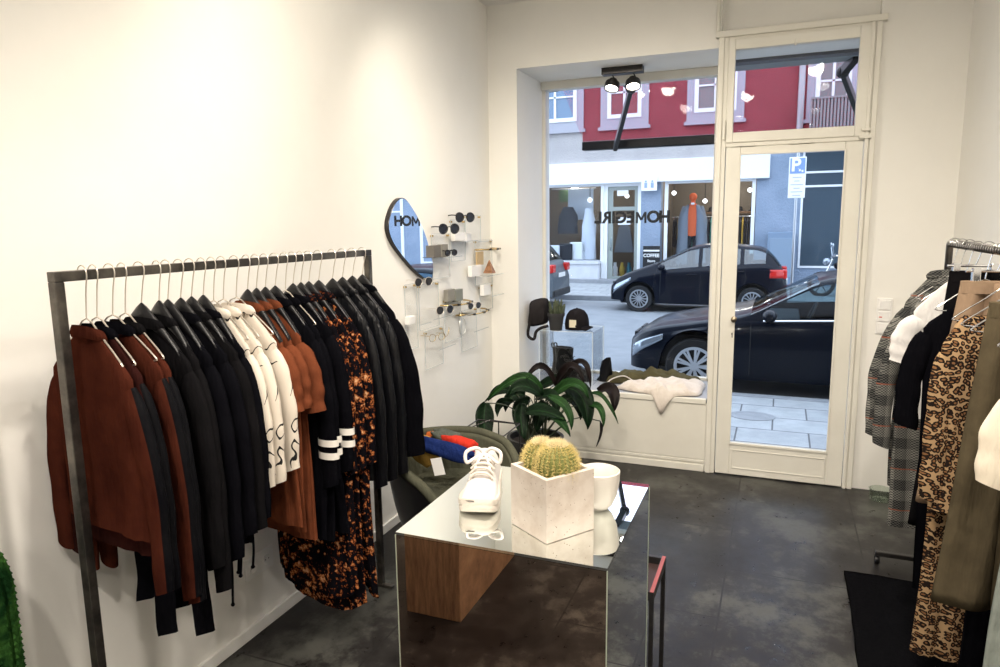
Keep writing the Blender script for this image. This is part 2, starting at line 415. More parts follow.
for c, aim, e in ((SPOTS[2][0], (-1.87, 3.0, .8), 45), (SPOTS[0][0], (-1.2, 4.4, .6), 48), (SPOTS[3][0], (-1.2, 2.4, .8), 60), (SPOTS[4][0], (.5, 4.1, .3), 80), (SPOTS[1][0], (-.6, 4.3, .2), 80)):
    spot(c+(Vector(aim)-c).normalized()*.03, aim, e, 2.3, .9)
for x in (-1.09, -.95): spot((x, 4.74, ZL-.14), (x-.1, 4.3, 0), 6, 1.3)

# sky: an overcast, bluish city sky
W = bpy.data.worlds.new('world'); SC.world = W; W.use_nodes = True
bg = W.node_tree.nodes['Background']; bg.inputs[0].default_value = (.74, .85, 1.0, 1); bg.inputs[1].default_value = 3.0

# ------------------------------------------------------------------ cars
def interp(P, x):
    if x <= P[0][0]: return P[0][1]
    for (a, b), (c, d) in zip(P, P[1:]):
        if x <= c:
            t = (x-a)/(c-a); return b+(d-b)*t
    return P[-1][1]
def sm(P, x, w=.09): return sum(interp(P, x+d*w) for d in (-1, -.5, 0, .5, 1))/5
TINT = glass('tinted_car_glass', (.55, .68, .72), .14)
def paint(name, c):
    m = mat(name, c, .35, .2, .12); b = nodes(m)[2]; b.inputs['Coat Weight'].default_value = .25; b.inputs['Coat Roughness'].default_value = .04; return m
ALLOY = mat('alloy', (.5, .52, .55), .3, .9)
DARKTRIM = mat('dark_trim', (.01, .011, .013), .5)
HEADL = mat('headlight_glass', (.35, .4, .46), .08, .7)
TAILR = mat('red_tail_lens', (.55, .02, .015), .15)
SEATM = mat('car_seat_cloth', (.03, .03, .035), .8)
def car(name, label, loc, S, pm):
    c = thing(name, label, 'car', loc)
    L, Wd, R = S['L'], S['W']/2, S['R']; ax = S['axles']
    plan = S.get('plan', [(0, .70), (.04, .8), (.12, .88), (.3, .95), (.7, 1), (L-.7, 1), (L-.25, .94), (L-.08, .86), (L, .76)])
    xs = sorted(set([round(L*i/96, 4) for i in range(97)] + [.02, L-.02]))
    top = lambda x: sm(S['top'], x); belt = lambda x: min(sm(S['belt'], x), top(x)-.012)
    def zb(x):
        z = .2 if .25 < x < L-.25 else .24
        for a in ax:
            if abs(x-a) < R+.07: z = max(z, R + math.sqrt(max(0, (R+.07)**2-(x-a)**2)))
        return z
    rings = []
    for x in xs:
        w = Wd*sm(plan, x, .03); t, b_ = top(x), belt(x); g = max(0, min(1, (t-b_-.02)/.45)); z0 = zb(x)
        re = w*(.955-.23*g)
        P = [(w*.86, z0+.0), (w*.98, z0+.02), (w, max(z0+.03, .45 if b_ > .6 else .4)), (w*1.0, max(z0+.035, b_-.16)), (w*.985, max(z0+.04, b_-.03)), (w*.955, max(z0+.045, b_))]
        e = Vector((w*.955, P[-1][1])); r_ = Vector((re, max(t-.035, P[-1][1]+.004)))
        for q in (.07, .5, .93): p = e.lerp(r_, q); P.append((p.x + .012*g*math.sin(q*PI), p.y))
        P.append((r_.x, r_.y)); P.append((re*.9, max(t-.008, r_.y+.002))); P.append((re*.5, t+.012)); P.append((0, t+.02))
        rings.append([Vector((x, -y, z)) for y, z in P] + [Vector((x, y, z)) for y, z in reversed(P[:-1])])
    n = len(rings[0]); body, side, ws = MB(), MB(), MB()
    V = [Vector(loc)+p for r in rings for p in r]
    for mb in (body, side, ws): mb.v = list(V)
    for i in range(len(xs)-1):
        xm = (xs[i]+xs[i+1])/2
        for a in range(n-1):
            k = a if a < 12 else 23-a
            g = top(xm)-belt(xm)
            d = body
            if k in (6, 7) and any(p <= xm <= q for p, q in S['side']) and g > .1: d = side
            if k in (9, 10, 11) and any(p <= xm <= q for p, q in S['screens']): d = ws
            d.f.append([i*n+a, i*n+a+1, (i+1)*n+a+1, (i+1)*n+a]); d.m.append(0)
    body.f.append(list(range(n))); body.m.append(0); body.f.append(list(range((len(xs)-1)*n, len(xs)*n))); body.m.append(0)
    def clean(mb):
        used = sorted({i for f in mb.f for i in f}); mp = {o: k for k, o in enumerate(used)}
        mb.v = [mb.v[i] for i in used]; mb.f = [[mp[i] for i in f] for f in mb.f]; return mb
    bo = clean(body).build('body', pm, c, smooth=True)
    build_split(clean(side), 'side_window', TINT, c, smooth=True); build_split(clean(ws), 'windshield', TINT, c, smooth=True)
    o = Vector(loc)
    u = MB(); u.box(o+Vector((.25, -Wd*.84, .19)), o+Vector((L-.25, Wd*.84, .3))); [u.box(o+Vector((max(.06, a-R-.12), -(Wd-.24), .22)), o+Vector((min(L-.06, a+R+.12), Wd-.24, min(sm(S['belt'], a-R*.8), sm(S['belt'], a+R*.8))-.06))) for a in ax]; u.build('underbody', DARKTRIM, c)
    for a in ax:
        for s in (-1, 1):
            cy = s*(Wd-.115); cc = o+Vector((a, cy, R))
            t = MB(); t.lathe([(R*.62, -.1), (R*.93, -.11), (R, -.08), (R, .08), (R*.93, .11), (R*.62, .1)], 36, cc, 'y')
            t.f = t.f[:-2]+[(a_, (a_+1) % 36, 180+(a_+1) % 36, 180+a_) for a_ in range(36)]; t.m = [0]*len(t.f); wo = t.build('wheel', RUBBER, c, smooth=True)
            rm = MB(); rm.lathe([(R*.7, s*.112), (R*.70, s*.03), (R*.62, s*.03), (R*.60, s*.108)], 36, cc, 'y'); rm.f = rm.f[:-2]; rm.m = rm.m[:-2]; rm.f += [(a_, (a_+1) % 36, 108+(a_+1) % 36, 108+a_) for a_ in range(36)]; rm.m += [0]*36
            rm.lathe([(.001, s*.09), (R*.16, s*.09), (R*.18, s*.07), (R*.18, s*.03), (.001, s*.03)], 20, cc, 'y')
            ns = S['spokes']
            for q in range(ns):
                t0 = 2*PI*q/ns
                for dt in ((-.11, .11) if S.get('twin') else (0,)):
                    a0 = cc+Vector((math.cos(t0+dt*.4)*R*.14, s*.085, math.sin(t0+dt*.4)*R*.14)); a1 = cc+Vector((math.cos(t0+dt)*R*.66, s*.1, math.sin(t0+dt)*R*.66))
                    rm.bar(a0, a1, S.get('sw', .03), .02, (0, 1, 0))
            rm.build('rim', ALLOY, wo)
            dk = MB(); dk.lathe([(.001, s*.025), (R*.63, s*.025), (R*.63, s*.02), (.001, s*.02)], 24, cc, 'y'); dk.build('brake_disc', DARKTRIM, wo)
    def sidey(x, z=.7):  # outer side surface, near side
        return Wd*sm(plan, x, .03)
    # seats and steering wheel seen through the panes
    for sx in S['seats']:
        for s in (-1, 1):
            q = MB(); q.box(o+Vector((sx, s*.38-.24, .35)), o+Vector((sx+.5, s*.38+.24, .6))); q.box(o+Vector((sx+.42, s*.38-.23, .5)), o+Vector((sx+.56, s*.38+.23, S['roof']-.42)))
            q.box(o+Vector((sx+.47, s*.38-.12, S['roof']-.4)), o+Vector((sx+.56, s*.38+.12, S['roof']-.22))); q.build('seat', SEATM, c, bevel=.04)
    x0 = S['seats'][0]-.25; sw = MB(); sw.tube([o+Vector((x0+.07*math.sin(t), -.38+.18*math.cos(t), S['roof']-.55+.17*math.sin(t))) for t in [2*PI*i/20 for i in range(20)]], .015, closed=True)
    sw.box(o+Vector((x0-.45, -Wd*.8, .55)), o+Vector((x0-.1, Wd*.8, S['roof']-.58))); sw.build('dashboard', SEATM, c)
    # seams, sill strip, handles, mirrors
    seam = MB()
    for s in (-1, 1):
        for x in S['seams']:
            seam.tube([o+Vector((x+dx, s*(sidey(x)*f+.001), z)) for dx, f, z in ((0, .99, .28), (0, 1.0, .45), (.0, 1.0, belt(x)-.16), (.0, .987, belt(x)-.03))], .0045, 6)
    build_split(seam, 'door_seam', DARKTRIM, c)
    for s in (-1, 1):
        for x in S['handles']:
            hb = MB(); z = belt(x)-.13; hb.tube(smooth_path([o+Vector((x, s*(sidey(x)), z)), o+Vector((x+.04, s*(sidey(x)+.03), z+.005)), o+Vector((x+.16, s*(sidey(x)+.03), z+.008)), o+Vector((x+.2, s*(sidey(x)), z+.008))], 4), .013); hb.build('door_handle', S['hm'], c, smooth=True)
        mx = S['mirror']; zc = belt(mx)+.08; mbx = MB()
        mbx.ball(o+Vector((mx, s*(sidey(mx)+.12), zc)), .1, 16, 10, (.8, 1.1, .72)); mbx.tube([o+Vector((mx, s*(sidey(mx)*.93), zc-.05)), o+Vector((mx, s*(sidey(mx)+.08), zc-.04))], .025)
        mbx.build('wing_mirror', S['mm'], c, smooth=True)
        # lamps
        for nm, (xa, xb), (za, zt), mm in S['lamps']:
            g = MB()
            def fn(u, v, xa=xa, xb=xb, za=za, zt=zt, s=s):
                x = xa+(xb-xa)*u; bz = belt(x); zz = (bz-.17+.10*u+(.15-.08*u)*v) if nm == 'headlight' else za+(zt-za)*v
                return o+Vector((x, s*(Wd*sm(plan, x, .03)*(.99 if v < .7 else .98)+.006), zz))
            g.grid(fn, 10, 4); g.build(nm, mm, c, smooth=True, solid=.012)
        if S.get('chrome'):
            tt = MB(); tt.tube([o+Vector((x, s*(sidey(x)*.966), belt(x)+.004)) for x in [S['side'][0][0]+i*(S['side'][-1][1]-S['side'][0][0])/30 for i in range(31)]], .011, 6); tt.build('window_trim', CHROME, c, smooth=True)
    for fn in S.get('extra', ()): fn(c, o, Wd, L)
    return c
def front_grille(c, o, Wd, L):
    g = MB()
    for s in (-1, 1):
        g.box(o+Vector((-.012, s*.22-.17, .5)), o+Vector((.03, s*.22+.17, .66)))
    g.box(o+Vector((-.01, -Wd*.6, .26)), o+Vector((.03, Wd*.6, .38))); g.build('grille', DARKTRIM, c, bevel=.01)
def rear_set(zg, zp):
    def fn(c, o, Wd, L):
        p = MB().box(o+Vector((L-.005, -.26, zp)), o+Vector((L+.015, .26, zp+.11))).build('number_plate', WHITE, c, bevel=.005)
        b = MB().box(o+Vector((L-.1, -Wd*.78, .25)), o+Vector((L+.03, Wd*.78, .42))).build('rear_bumper', DARKTRIM, c, bevel=.03)
        for s in (-1, 1):
            t = MB(); t.box(o+Vector((L-.12, s*Wd*.68-.14, zg)), o+Vector((L-.0, s*Wd*.68+.14, zg+.2))); t.build('tail_light', TAILR, c, bevel=.03)
    return fn
GS = -.45
sedan = dict(L=4.85, W=1.84, R=.34, axles=(.80, 3.7), top=[(0, .58), (.08, .70), (.35, .80), (.8, .88), (1.2, .95), (1.38, .99), (2.15, 1.385), (2.6, 1.46), (3.1, 1.46), (3.7, 1.36), (4.35, 1.08), (4.8, 1.04), (4.85, .9)],
    belt=[(0, .52), (.1, .62), (.5, .74), (1.3, .90), (3.8, 1.0), (4.85, .95)], side=[(1.55, 2.72), (2.82, 3.75)], screens=[(1.42, 2.12), (3.72, 4.3)],
    seats=(2.3, 3.1), roof=1.46, seams=(1.42, 2.77, 3.62), handles=(2.4, 3.35), mirror=1.62, spokes=9, sw=.026, twin=True, hm=CHROME, mm=None, chrome=True,
    lamps=[('headlight', (.03, .42), (.60, .73), HEADL), ('tail_light', (4.5, 4.84), (.72, .88), TAILR)], extra=[front_grille, rear_set(.7, .75)])
NAVY = paint('dark_navy_car_paint', (.003, .0055, .013)); BLUE = paint('navy_car_paint', (.002, .004, .011)); GREY = paint('grey_car_paint', (.10, .12, .14))
sedan['mm'] = NAVY
car('sedan_car', 'dark navy sedan parked close outside, its side filling the glass door', (-1.70, 9.32, GS), sedan, NAVY)
hatch = dict(L=3.85, W=1.7, R=.305, axles=(.70, 3.16), top=[(0, .55), (.06, .70), (.3, .84), (.75, 1.0), (1.1, 1.13), (1.75, 1.45), (2.1, 1.53), (2.7, 1.53), (3.3, 1.46), (3.45, 1.38), (3.7, 1.08), (3.82, .85), (3.85, .5)],
    belt=[(0, .5), (.1, .62), (.6, .84), (1.2, .96), (3.4, 1.12), (3.8, 1.0)], side=[(1.15, 2.0), (2.1, 2.9), (2.97, 3.4)], screens=[(1.05, 1.75), (3.42, 3.68)],
    seats=(1.75, 2.55), roof=1.52, seams=(1.18, 2.06, 3.0), handles=(1.78, 2.75), mirror=1.22, spokes=14, sw=.022, hm=BLUE, mm=BLUE,
    lamps=[('headlight', (.06, .5), (.62, .74), HEADL), ('tail_light', (3.5, 3.82), (.82, 1.0), TAILR)], extra=[front_grille, rear_set(.8, .65)])
car('hatchback_car', 'small dark blue hatchback parked across the street', (-3.70, 16.9, GS), hatch, BLUE)
suv = dict(L=4.3, W=1.8, R=.34, axles=(.8, 3.5), top=[(0, .7), (.1, .9), (1.2, 1.1), (1.9, 1.55), (2.4, 1.64), (3.3, 1.62), (3.8, 1.52), (4.1, 1.15), (4.26, .95), (4.3, .55)],
    belt=[(0, .6), (.5, .9), (1.2, 1.02), (3.9, 1.12), (4.2, .9)], side=[(1.4, 2.4), (2.5, 3.3)], screens=[(1.25, 1.9), (3.82, 4.12)],
    seats=(2.0, 2.8), roof=1.62, seams=(1.4, 2.45), handles=(2.1,), mirror=1.5, spokes=10, hm=GREY, mm=GREY,
    lamps=[('headlight', (.06, .4), (.7, .85), HEADL), ('tail_light', (3.9, 4.28), (.85, 1.0), TAILR)], extra=[rear_set(.85, .72)])
car('grey_suv_car', 'grey car of which only the rear shows at the left edge of the shop window', (-9.42, 16.95, GS), suv, GREY)

# ------------------------------------------------------------------ street
ASPH = mottled('asphalt', (.20, .215, .235), (.25, .265, .285), 2, .85, .3, 60)
CURBM = mottled('curb_stone', (.24, .25, .27), (.3, .31, .33), 8, .8, .3, 40)
def slab_mat(name, c1, w, hh, mort):
    m = mat(name, c1, .8); N, L, b = nodes(m); v = coord(m)
    br = N.new('ShaderNodeTexBrick'); L.new(v, br.inputs[0]); br.inputs['Scale'].default_value = 1
    br.inputs['Brick Width'].default_value = w; br.inputs['Row Height'].default_value = hh; br.inputs['Mortar Size'].default_value = .008; br.offset = .5
    br.inputs['Color1'].default_value = (*c1, 1); br.inputs['Color2'].default_value = (*[x*.86 for x in c1], 1); br.inputs['Mortar'].default_value = (*mort, 1)
    n = N.new('ShaderNodeMix'); n.data_type = 'RGBA'; n.blend_type = 'MULTIPLY'; n.inputs[0].default_value = 1
    L.new(br.outputs[0], n.inputs[6]); L.new(ramp(m, noise(m, v, 5, 6), [(.35, (.8,)*3), (.65, (1,)*3)]), n.inputs[7]); L.new(n.outputs[2], b.inputs['Base Color'])
    bump(m, noise(m, v, 60, 4), .2, .004); return m
SLAB = slab_mat('paving_slabs', (.42, .44, .46), .62, .45, (.12, .12, .13))
struct(B((-30, 5.2, -.62), (30, 50, GS)), 'floor_street', ASPH)
struct(B((-30, 5.2, GS), (30, 8.0, GS+.12)), 'floor_sidewalk_near', SLAB)
struct(B((-30, 8.0, GS), (30, 8.15, GS+.125)), 'trim_5', CURBM, bevel=.01)
struct(B((-30, 18.3, GS), (30, 22.6, GS+.12)), 'floor_sidewalk_far', SLAB)
struct(B((-30, 18.15, GS), (30, 18.3, GS+.125)), 'trim_6', CURBM, bevel=.01)
mh = pt(752, 416, 2, GS+.12)
MB().lathe([(.001, GS+.121), (.17, GS+.121), (.17, GS+.124), (.13, GS+.124), (.125, GS+.122), (.001, GS+.122)], 24, (mh.x, mh.y, 0), sx=1.4)
one(MB().lathe([(.001, GS+.121), (.17, GS+.121), (.17, GS+.124), (.13, GS+.124), (.125, GS+.122), (.001, GS+.122)], 24, (mh.x, mh.y, 0), sx=1.3), 'water_cap', CURBM, 'small round iron utility cover in the pavement outside the door', 'utility cover')

# facade across the street (plane FY)
FY = 22.5; GP = GS+.12
def F(px, py, y=FY): p = pt(px, py, 1, y); return p.x, p.z
STUC = mottled('grey_stucco', (.46, .43, .42), (.39, .365, .36), 1.2, .9, .8, 18, bd=.03)
BSTUC = mottled('blue_grey_stucco', (.26, .32, .42), (.21, .27, .36), 1.5, .9, .8, 14, bd=.04)
WPAINT = mat('white_shopfront_paint', (.75, .76, .78), .5)
LBLUE = mat('pale_blue_paint', (.42, .52, .66), .5)
GFRAME = mat('grey_green_frame', (.28, .31, .29), .5)
DARKPANE = mat('dark_window_pane', (.05, .075, .10), .05, 0, .8)
zf0, zf1 = 2.88, 3.52
x1a, x1b = F(546, 200)[0]-.25, F(601, 200)[0]; xda, xdb = F(608, 200)[0], F(639, 200)[0]
xca, xcb = F(641, 200)[0], F(661, 200)[0]; x2a, x2b = F(668, 200)[0], F(756, 200)[0]; x3a, x3b = F(803, 200)[0], F(850, 200)[0]+2
z1b = F(570, 262)[1]; z2b = .1; z3b = F(820, 266)[1]
b = MB()
b.box((-14, FY, zf1), (16, FY+.4, 9.0))
XRED = F(583, 110)[0]; b = MB(); b.box((-14, FY, zf1), (XRED, FY+.4, 9.0)); b.box((XRED, FY, zf1), (16, FY+.4, 3.98)); struct(b, 'wall_facade_upper', STUC)
struct(B((XRED, FY-.02, 3.98), (16, FY+.4, 9.0)), 'wall_facade_red', mottled('red_render', (.25, .05, .06), (.21, .042, .05), 1.5, .9, .6, 30, bd=.02))
b = MB(); b.box((-14, FY, GP), (x1a-.1, FY+.4, zf1)); b.box((xca, FY, GP), (xcb, FY+.4, zf1)); b.box((x2b, FY, GP), (x3a-.06, FY+.4, zf1+.0)); b.box((x3b, FY, GP), (16, FY+.4, zf1))
b.box((xcb, FY+.02, GP), (x2b, FY+.4, .05)); b.box((x3a-.06, FY+.02, GP), (x3b, FY+.4, z3b))
b.box((x3a-.06, FY+.02, 3.6), (x3b, FY+.4, zf1))
struct(b, 'wall_facade_lower', BSTUC)
# bay wall under first display window, white
b = MB(); b.box((x1a-.1, FY-.25, GP), (x1b, FY+.2, z1b-.05)); b.box((x1a-.1, FY-.3, z1b-.05), (x1b+.02, FY+.5, z1b+.05)); struct(b, 'wall_display_base', mottled('white_render', (.62, .63, .66), (.55, .56, .6), 4, .8, .2))
struct(B((x1a-.2, FY-.55, GP), (xdb+.3, FY+0, GP+.12)), 'trim_7', CURBM)
b = MB(); b.box((-14, FY-.14, zf0), (x2b+.35, FY+.02, zf1)); b.box((-14, FY-.2, zf0-.04), (x2b+.35, FY-.0, zf0+.02)); struct(b, 'trim_8', WPAINT)
# rooms behind the shop windows
b = MB(); b.box((-14, FY+3.2, GP), (16, FY+3.4, 3.4)); b.box((xca+.1, FY+.4, GP), (xcb-.1, FY+3.2, 3.3)); b.box((x2b+.3, FY+.4, GP), (x3a-.5, FY+3.2, 3.3)); b.box((x1a-1.5, FY+.3, GP), (x1a-1.3, FY+3.2, 3.3)); b.box((x3b+.2, FY+.4, GP), (x3b+.4, FY+3.2, 3.3))
struct(b, 'wall_opposite_shop', mat('warm_shop_wall', (.16, .135, .11), .8))
struct(B((-14, FY+.2, GP-.05), (16, FY+3.3, GP+.1)), 'floor_opposite_shop', mat('shop_floor', (.2, .18, .16), .6))
struct(B((-14, FY+.2, 3.25), (16, FY+3.3, 3.3)), 'ceiling_opposite_shop', CEIL)
def win_frame(n, xa, xb, za, zt, t, mm, y=FY-.03, d=.1, mull=(), hm=(), pane=PANE, ty=.04):
    w = tag(bpy.data.objects.new('window_%d' % n, None), kind='structure'); COL.objects.link(w)
    f = MB(); frame(f, (xa-t, xb+t, za-t, zt+t), (xa, xb, za, zt), y, y+d)
    for x in mull: f.box((x-.03, y+.01, za), (x+.03, y+d, zt))
    for z in hm: f.box((xa, y+.01, z-.03), (xb, y+d, z+.03))
    f.build('window_frame', mm, w); B((xa, y+ty, za), (xb, y+ty+.01, zt)).build('window_pane', pane, w)
    return w
win_frame(3, x1a, x1b, z1b+.05, 2.77, .09, WPAINT)
win_frame(4, x2a, x2b-.12, .1, 2.77, .1, WPAINT)
win_frame(5, x3a, x3b, z3b, 3.55, .06, WPAINT, mull=(), hm=(F(820, 186)[1], F(820, 172)[1]), pane=DARKPANE)
# entrance of the opposite shop
d2 = tag(bpy.data.objects.new('door_2', None), kind='structure'); COL.objects.link(d2)
f = MB(); frame(f, (x1b+.02, xca, GP, 2.86), (x1b+.22, xca-.1, GP+.02, 2.74), FY, FY+.12)
f.build('door_frame', WPAINT, d2)
f = MB(); frame(f, (xda, xdb, GP+.02, 2.74), (xda+.16, xdb-.14, GP+.2, 2.62), FY+.04, FY+.1); f.box((xda+.16, FY+.04, 1.98), (xdb-.14, FY+.1, 2.1))
f.build('door_leaf', GFRAME, d2)
B((xda+.18, FY+.06, GP+.2), (xdb-.14, FY+.07, 2.6)).build('door_pane', PANE, d2)
MB().bar((xda+.12, FY-.02, .7), (xda+.12, FY-.02, 1.1), .03).build('door_handle', CHROME, d2)
for n_, (xa_, xb_) in enumerate(((4.6, 6.2), (7.0, 8.3), (9.2, 11.6))): win_frame(20+n_, xa_, xb_, .3, 2.7, .12, WPAINT, mull=((xa_+xb_)/2,), hm=(2.1,), pane=DARKPANE)
struct(B((4.2, FY-.14, 2.9), (12, FY+.02, 3.5)), 'trim_9', WPAINT)
# windows of the upper floor
zu0 = F(600, 128)[1]
def upper(n, xa, xb, z0, z1):
    w = tag(bpy.data.objects.new('window_%d' % n, None), kind='structure'); COL.objects.link(w)
    f = MB(); frame(f, (xa, xb, z0, z1), (xa+.22, xb-.22, z0+.25, z1-.22), FY-.06, FY+.02); f.box((xa-.06, FY-.14, z0-.1), (xb+.06, FY+.0, z0)); f.build('window_surround', mat('pale_surround', (.36, .355, .40), .7), w)
    f = MB(); frame(f, (xa+.22, xb-.22, z0+.25, z1-.22), (xa+.34, xb-.34, z0+.37, z1-.34), FY-.09, FY-.0)
    f.box(((xa+xb)/2-.035, FY-.085, z0+.3), ((xa+xb)/2+.035, FY-.01, z1-.3)); f.box((xa+.3, FY-.085, z0+1.0), (xb-.3, FY-.01, z0+1.05)); f.box((xa+.3, FY-.085, z0+1.85), (xb-.3, FY-.01, z0+1.91))
    f.build('window_frame', WPAINT, w); B((xa+.3, FY-.04, z0+.3), (xb-.3, FY-.03, z1-.3)).build('window_pane', (DARKPANE_B, REDPANE, GREYPANE, GREYPANE)[n-6], w)
REDPANE = mat('red_upper_pane', (.2, .03, .04), .1, 0, .5); GREYPANE = mat('grey_upper_pane', (.16, .16, .16), .1, 0, .5)  # opaque panes with even red and grey base colours
DARKPANE_B = mat('blue_upper_pane', (.10, .17, .27), .06, 0, .8)
xw = [(F(584, 110)[0]-1.9, F(584, 110)[0]), (F(601, 110)[0], F(649, 110)[0]), (F(687, 110)[0], F(687, 110)[0]+1.65), (F(806, 110)[0], F(806, 110)[0]+1.35)]
for i, (a, c) in enumerate(xw): upper(6+i, a, c, zu0+(-.15 if i == 3 else 0), zu0+2.9)
# downpipe and ribbed balcony of the upper floor
one(MB().tube([(F(801, 100)[0], FY-.12, 3.6), (F(801, 100)[0], FY-.12, 9)], .09, 12), 'drain_pipe', mat('zinc', (.4, .41, .42), .5, .3), 'grey vertical rain pipe running up the facade across the street', 'drain pipe', smooth=True)
xb0, xb1 = F(809, 115)[0], F(858, 115)[0]+1.2; zb0, zb1 = F(830, 132)[1], F(830, 103)[1]
bal = thing('balcony', 'grey balcony with ribbed railing seen through the transom window', 'balcony', ((xb0+xb1)/2, FY-.5, zb0))
B((xb0, FY-.9, zb0-.15), (xb1, FY, zb0)).build('balcony_floor', CURBM, bal)
g = MB(); x = xb0
while x < xb1: g.box((x, FY-.9, zb0), (x+.05, FY-.86, zb1)); x += .085
g.box((xb0, FY-.92, zb1), (xb1, FY-.84, zb1+.05)); MB().box((xb0, FY-.86, zb0), (xb1, FY-.85, zb1)).build('back_sheet', mat('balcony_sheet', (.1, .1, .105), .8), bal); g.build('railing', mat('grey_railing', (.22, .23, .23), .6), bal)

# awning of this shop
AWN = bpy.data.materials.new('red_mesh_awning'); AWN.use_nodes = True
N_, L_ = AWN.node_tree.nodes, AWN.node_tree.links; N_.remove(N_['Principled BSDF'])
tr_ = N_.new('ShaderNodeBsdfTransparent'); tr_.inputs[0].default_value = (.93, .84, .88, 1); tl = N_.new('ShaderNodeBsdfTranslucent'); tl.inputs[0].default_value = (.62, .035, .05, 1)
df = N_.new('ShaderNodeBsdfDiffuse'); df.inputs[0].default_value = (.5, .03, .045, 1)
a1 = N_.new('ShaderNodeMixShader'); a1.inputs[0].default_value = .5; a2 = N_.new('ShaderNodeMixShader'); a2.inputs[0].default_value = .10
L_.new(tl.outputs[0], a1.inputs[1]); L_.new(df.outputs[0], a1.inputs[2]); L_.new(tr_.outputs[0], a2.inputs[1]); L_.new(a1.outputs[0], a2.inputs[2]); L_.new(a2.outputs[0], N_['Material Output'].inputs[0])
aw = thing('awning', 'dark red see-through awning with black front bar and folding arms above the shop window', 'awning', (-.3, 5.25, 2.75))
p0 = pt(585, 147, 1, 6.4); zbar = p0.z
B((-1.75, 5.301, 2.66), (1.3, 5.5, 2.86)).build('cassette', mat('grey_awning_case', (.25, .28, .28), .5, .2), aw, bevel=.02)
xl = p0.x
MB().grid(lambda u, v: Vector((xl+(1.25-xl)*u, 5.4+(6.38-5.4)*v, 2.87+(zbar+.04-2.87)*v - .03*math.sin(v*PI))), 2, 10).build('fabric', AWN, aw, smooth=True)
B((xl-.02, 6.36, zbar-.035), (1.3, 6.44, zbar+.045)).build('front_bar', BLACKMETAL, aw, bevel=.01)
for (b0, e0, t0, lb) in (((615, 149), (631, 88), (622, 76), 1), ((872, 150), (843, 72), (857, 55), 2)):
    A = pt(*b0, 1, 6.25); E_ = pt(*e0, 1, 5.6); T = pt(*t0, 1, 5.35)
    a = MB(); a.bar(A, E_, .035, .05); a.bar(E_, T, .05, .06); a.ball(E_, .045, 12, 8); a.build('folding_arm', BLACKMETAL, aw, bevel=.004)
b0, b1 = pt(545, 92, 1, 5.6), pt(557, 80, 1, 5.6); B((b0.x-.1, 5.301, b0.z), (b1.x, 5.65, b1.z)).build('wall_bracket', BLACKMETAL, aw, bevel=.01)

# parking sign on its post
SY = 18.5; sx = F(797.5, 170, SY)[0]
ps = thing('parking_sign', 'blue and white parking sign on a grey post across the street', 'street sign', (sx, SY, GP))
MB().tube([(sx+.0, SY+.04, GP), (sx+.0, SY+.04, 3.2)], .035, 12).build('post', ALLOY, ps, smooth=True)
zt, zm, zbm = F(797, 157, SY)[1], F(797, 174, SY)[1], F(797, 198, SY)[1]
B((sx-.19, SY-.02, zbm), (sx+.19, SY, zt)).build('sign_panel', WHITE, ps, bevel=.01)
B((sx-.165, SY-.026, zm+.01), (sx+.165, SY-.02, zt-.025)).build('blue_field', mat('sign_blue', (.22, .33, .68), .4), ps)
text_mesh('sign_letter', 'P', .42, WHITE, ps, (sx-.04, SY-.03, (zm+zt)/2), (PI/2, 0, 0), .002, .012)
t = MB(); t.box((sx+.03, SY-.032, zm+.06), (sx+.07, SY-.027, zm+.11)); t.bar((sx+.0, SY-.03, zm+.14), (sx+.1, SY-.03, zm+.07), .02, .004); t.box((sx+.09, SY-.032, zm+.04), (sx+.13, SY-.027, zm+.09)); t.build('ticket_symbol', WHITE, ps)
t = MB()
for i, wd in enumerate((.10, .06, .14, .07, .13, .09)): t.box((sx-wd, SY-.023, zm-.09-.085*i), (sx+wd, SY-.019, zm-.07-.085*i))
t.build('small_print', mat('grey_print', (.45, .47, .52), .6), ps)
# grey cabinet and meter behind
cx = F(781, 240, 21.8)[0]
cb = thing('electrical_cabinet', 'grey street cabinet standing against the blue grey wall behind the parking sign', 'cabinet', (cx, 21.8, GP))
B((cx-.36, 21.7, GP), (cx+.36, 22.4, F(781, 232, 21.8)[1])).build('body', mat('blue_grey_box', (.17, .24, .34), .6), cb, bevel=.02)
B((cx-.3, 21.68, GP+.3), (cx+.3, 21.7, F(781, 238, 21.8)[1])).build('door', mat('blue_grey_door', (.2, .27, .36), .6), cb, bevel=.01)
# hung poster/plate by the entrance
x, z = F(650.5, 184)
pl = thing('wall_plate', 'small white plate with two grey symbols on the fascia over the blue grey pillar', 'sign', (x, FY-.25, z-.3))
B((x-.24, FY-.26, z-.22), (x+.24, FY-.21, z+.22)).build('plate', WHITE, pl, bevel=.01)
t = MB()
for s in (-1, 1): t.ball((x+s*.1, FY-.265, z+.07), .035, 10, 6, (1, .2, 1)); t.box((x+s*.1-.045, FY-.27, z-.13), (x+s*.1+.045, FY-.26, z+.03))
t.build('symbol', mat('grey_symbol', (.3, .38, .5), .6), pl)
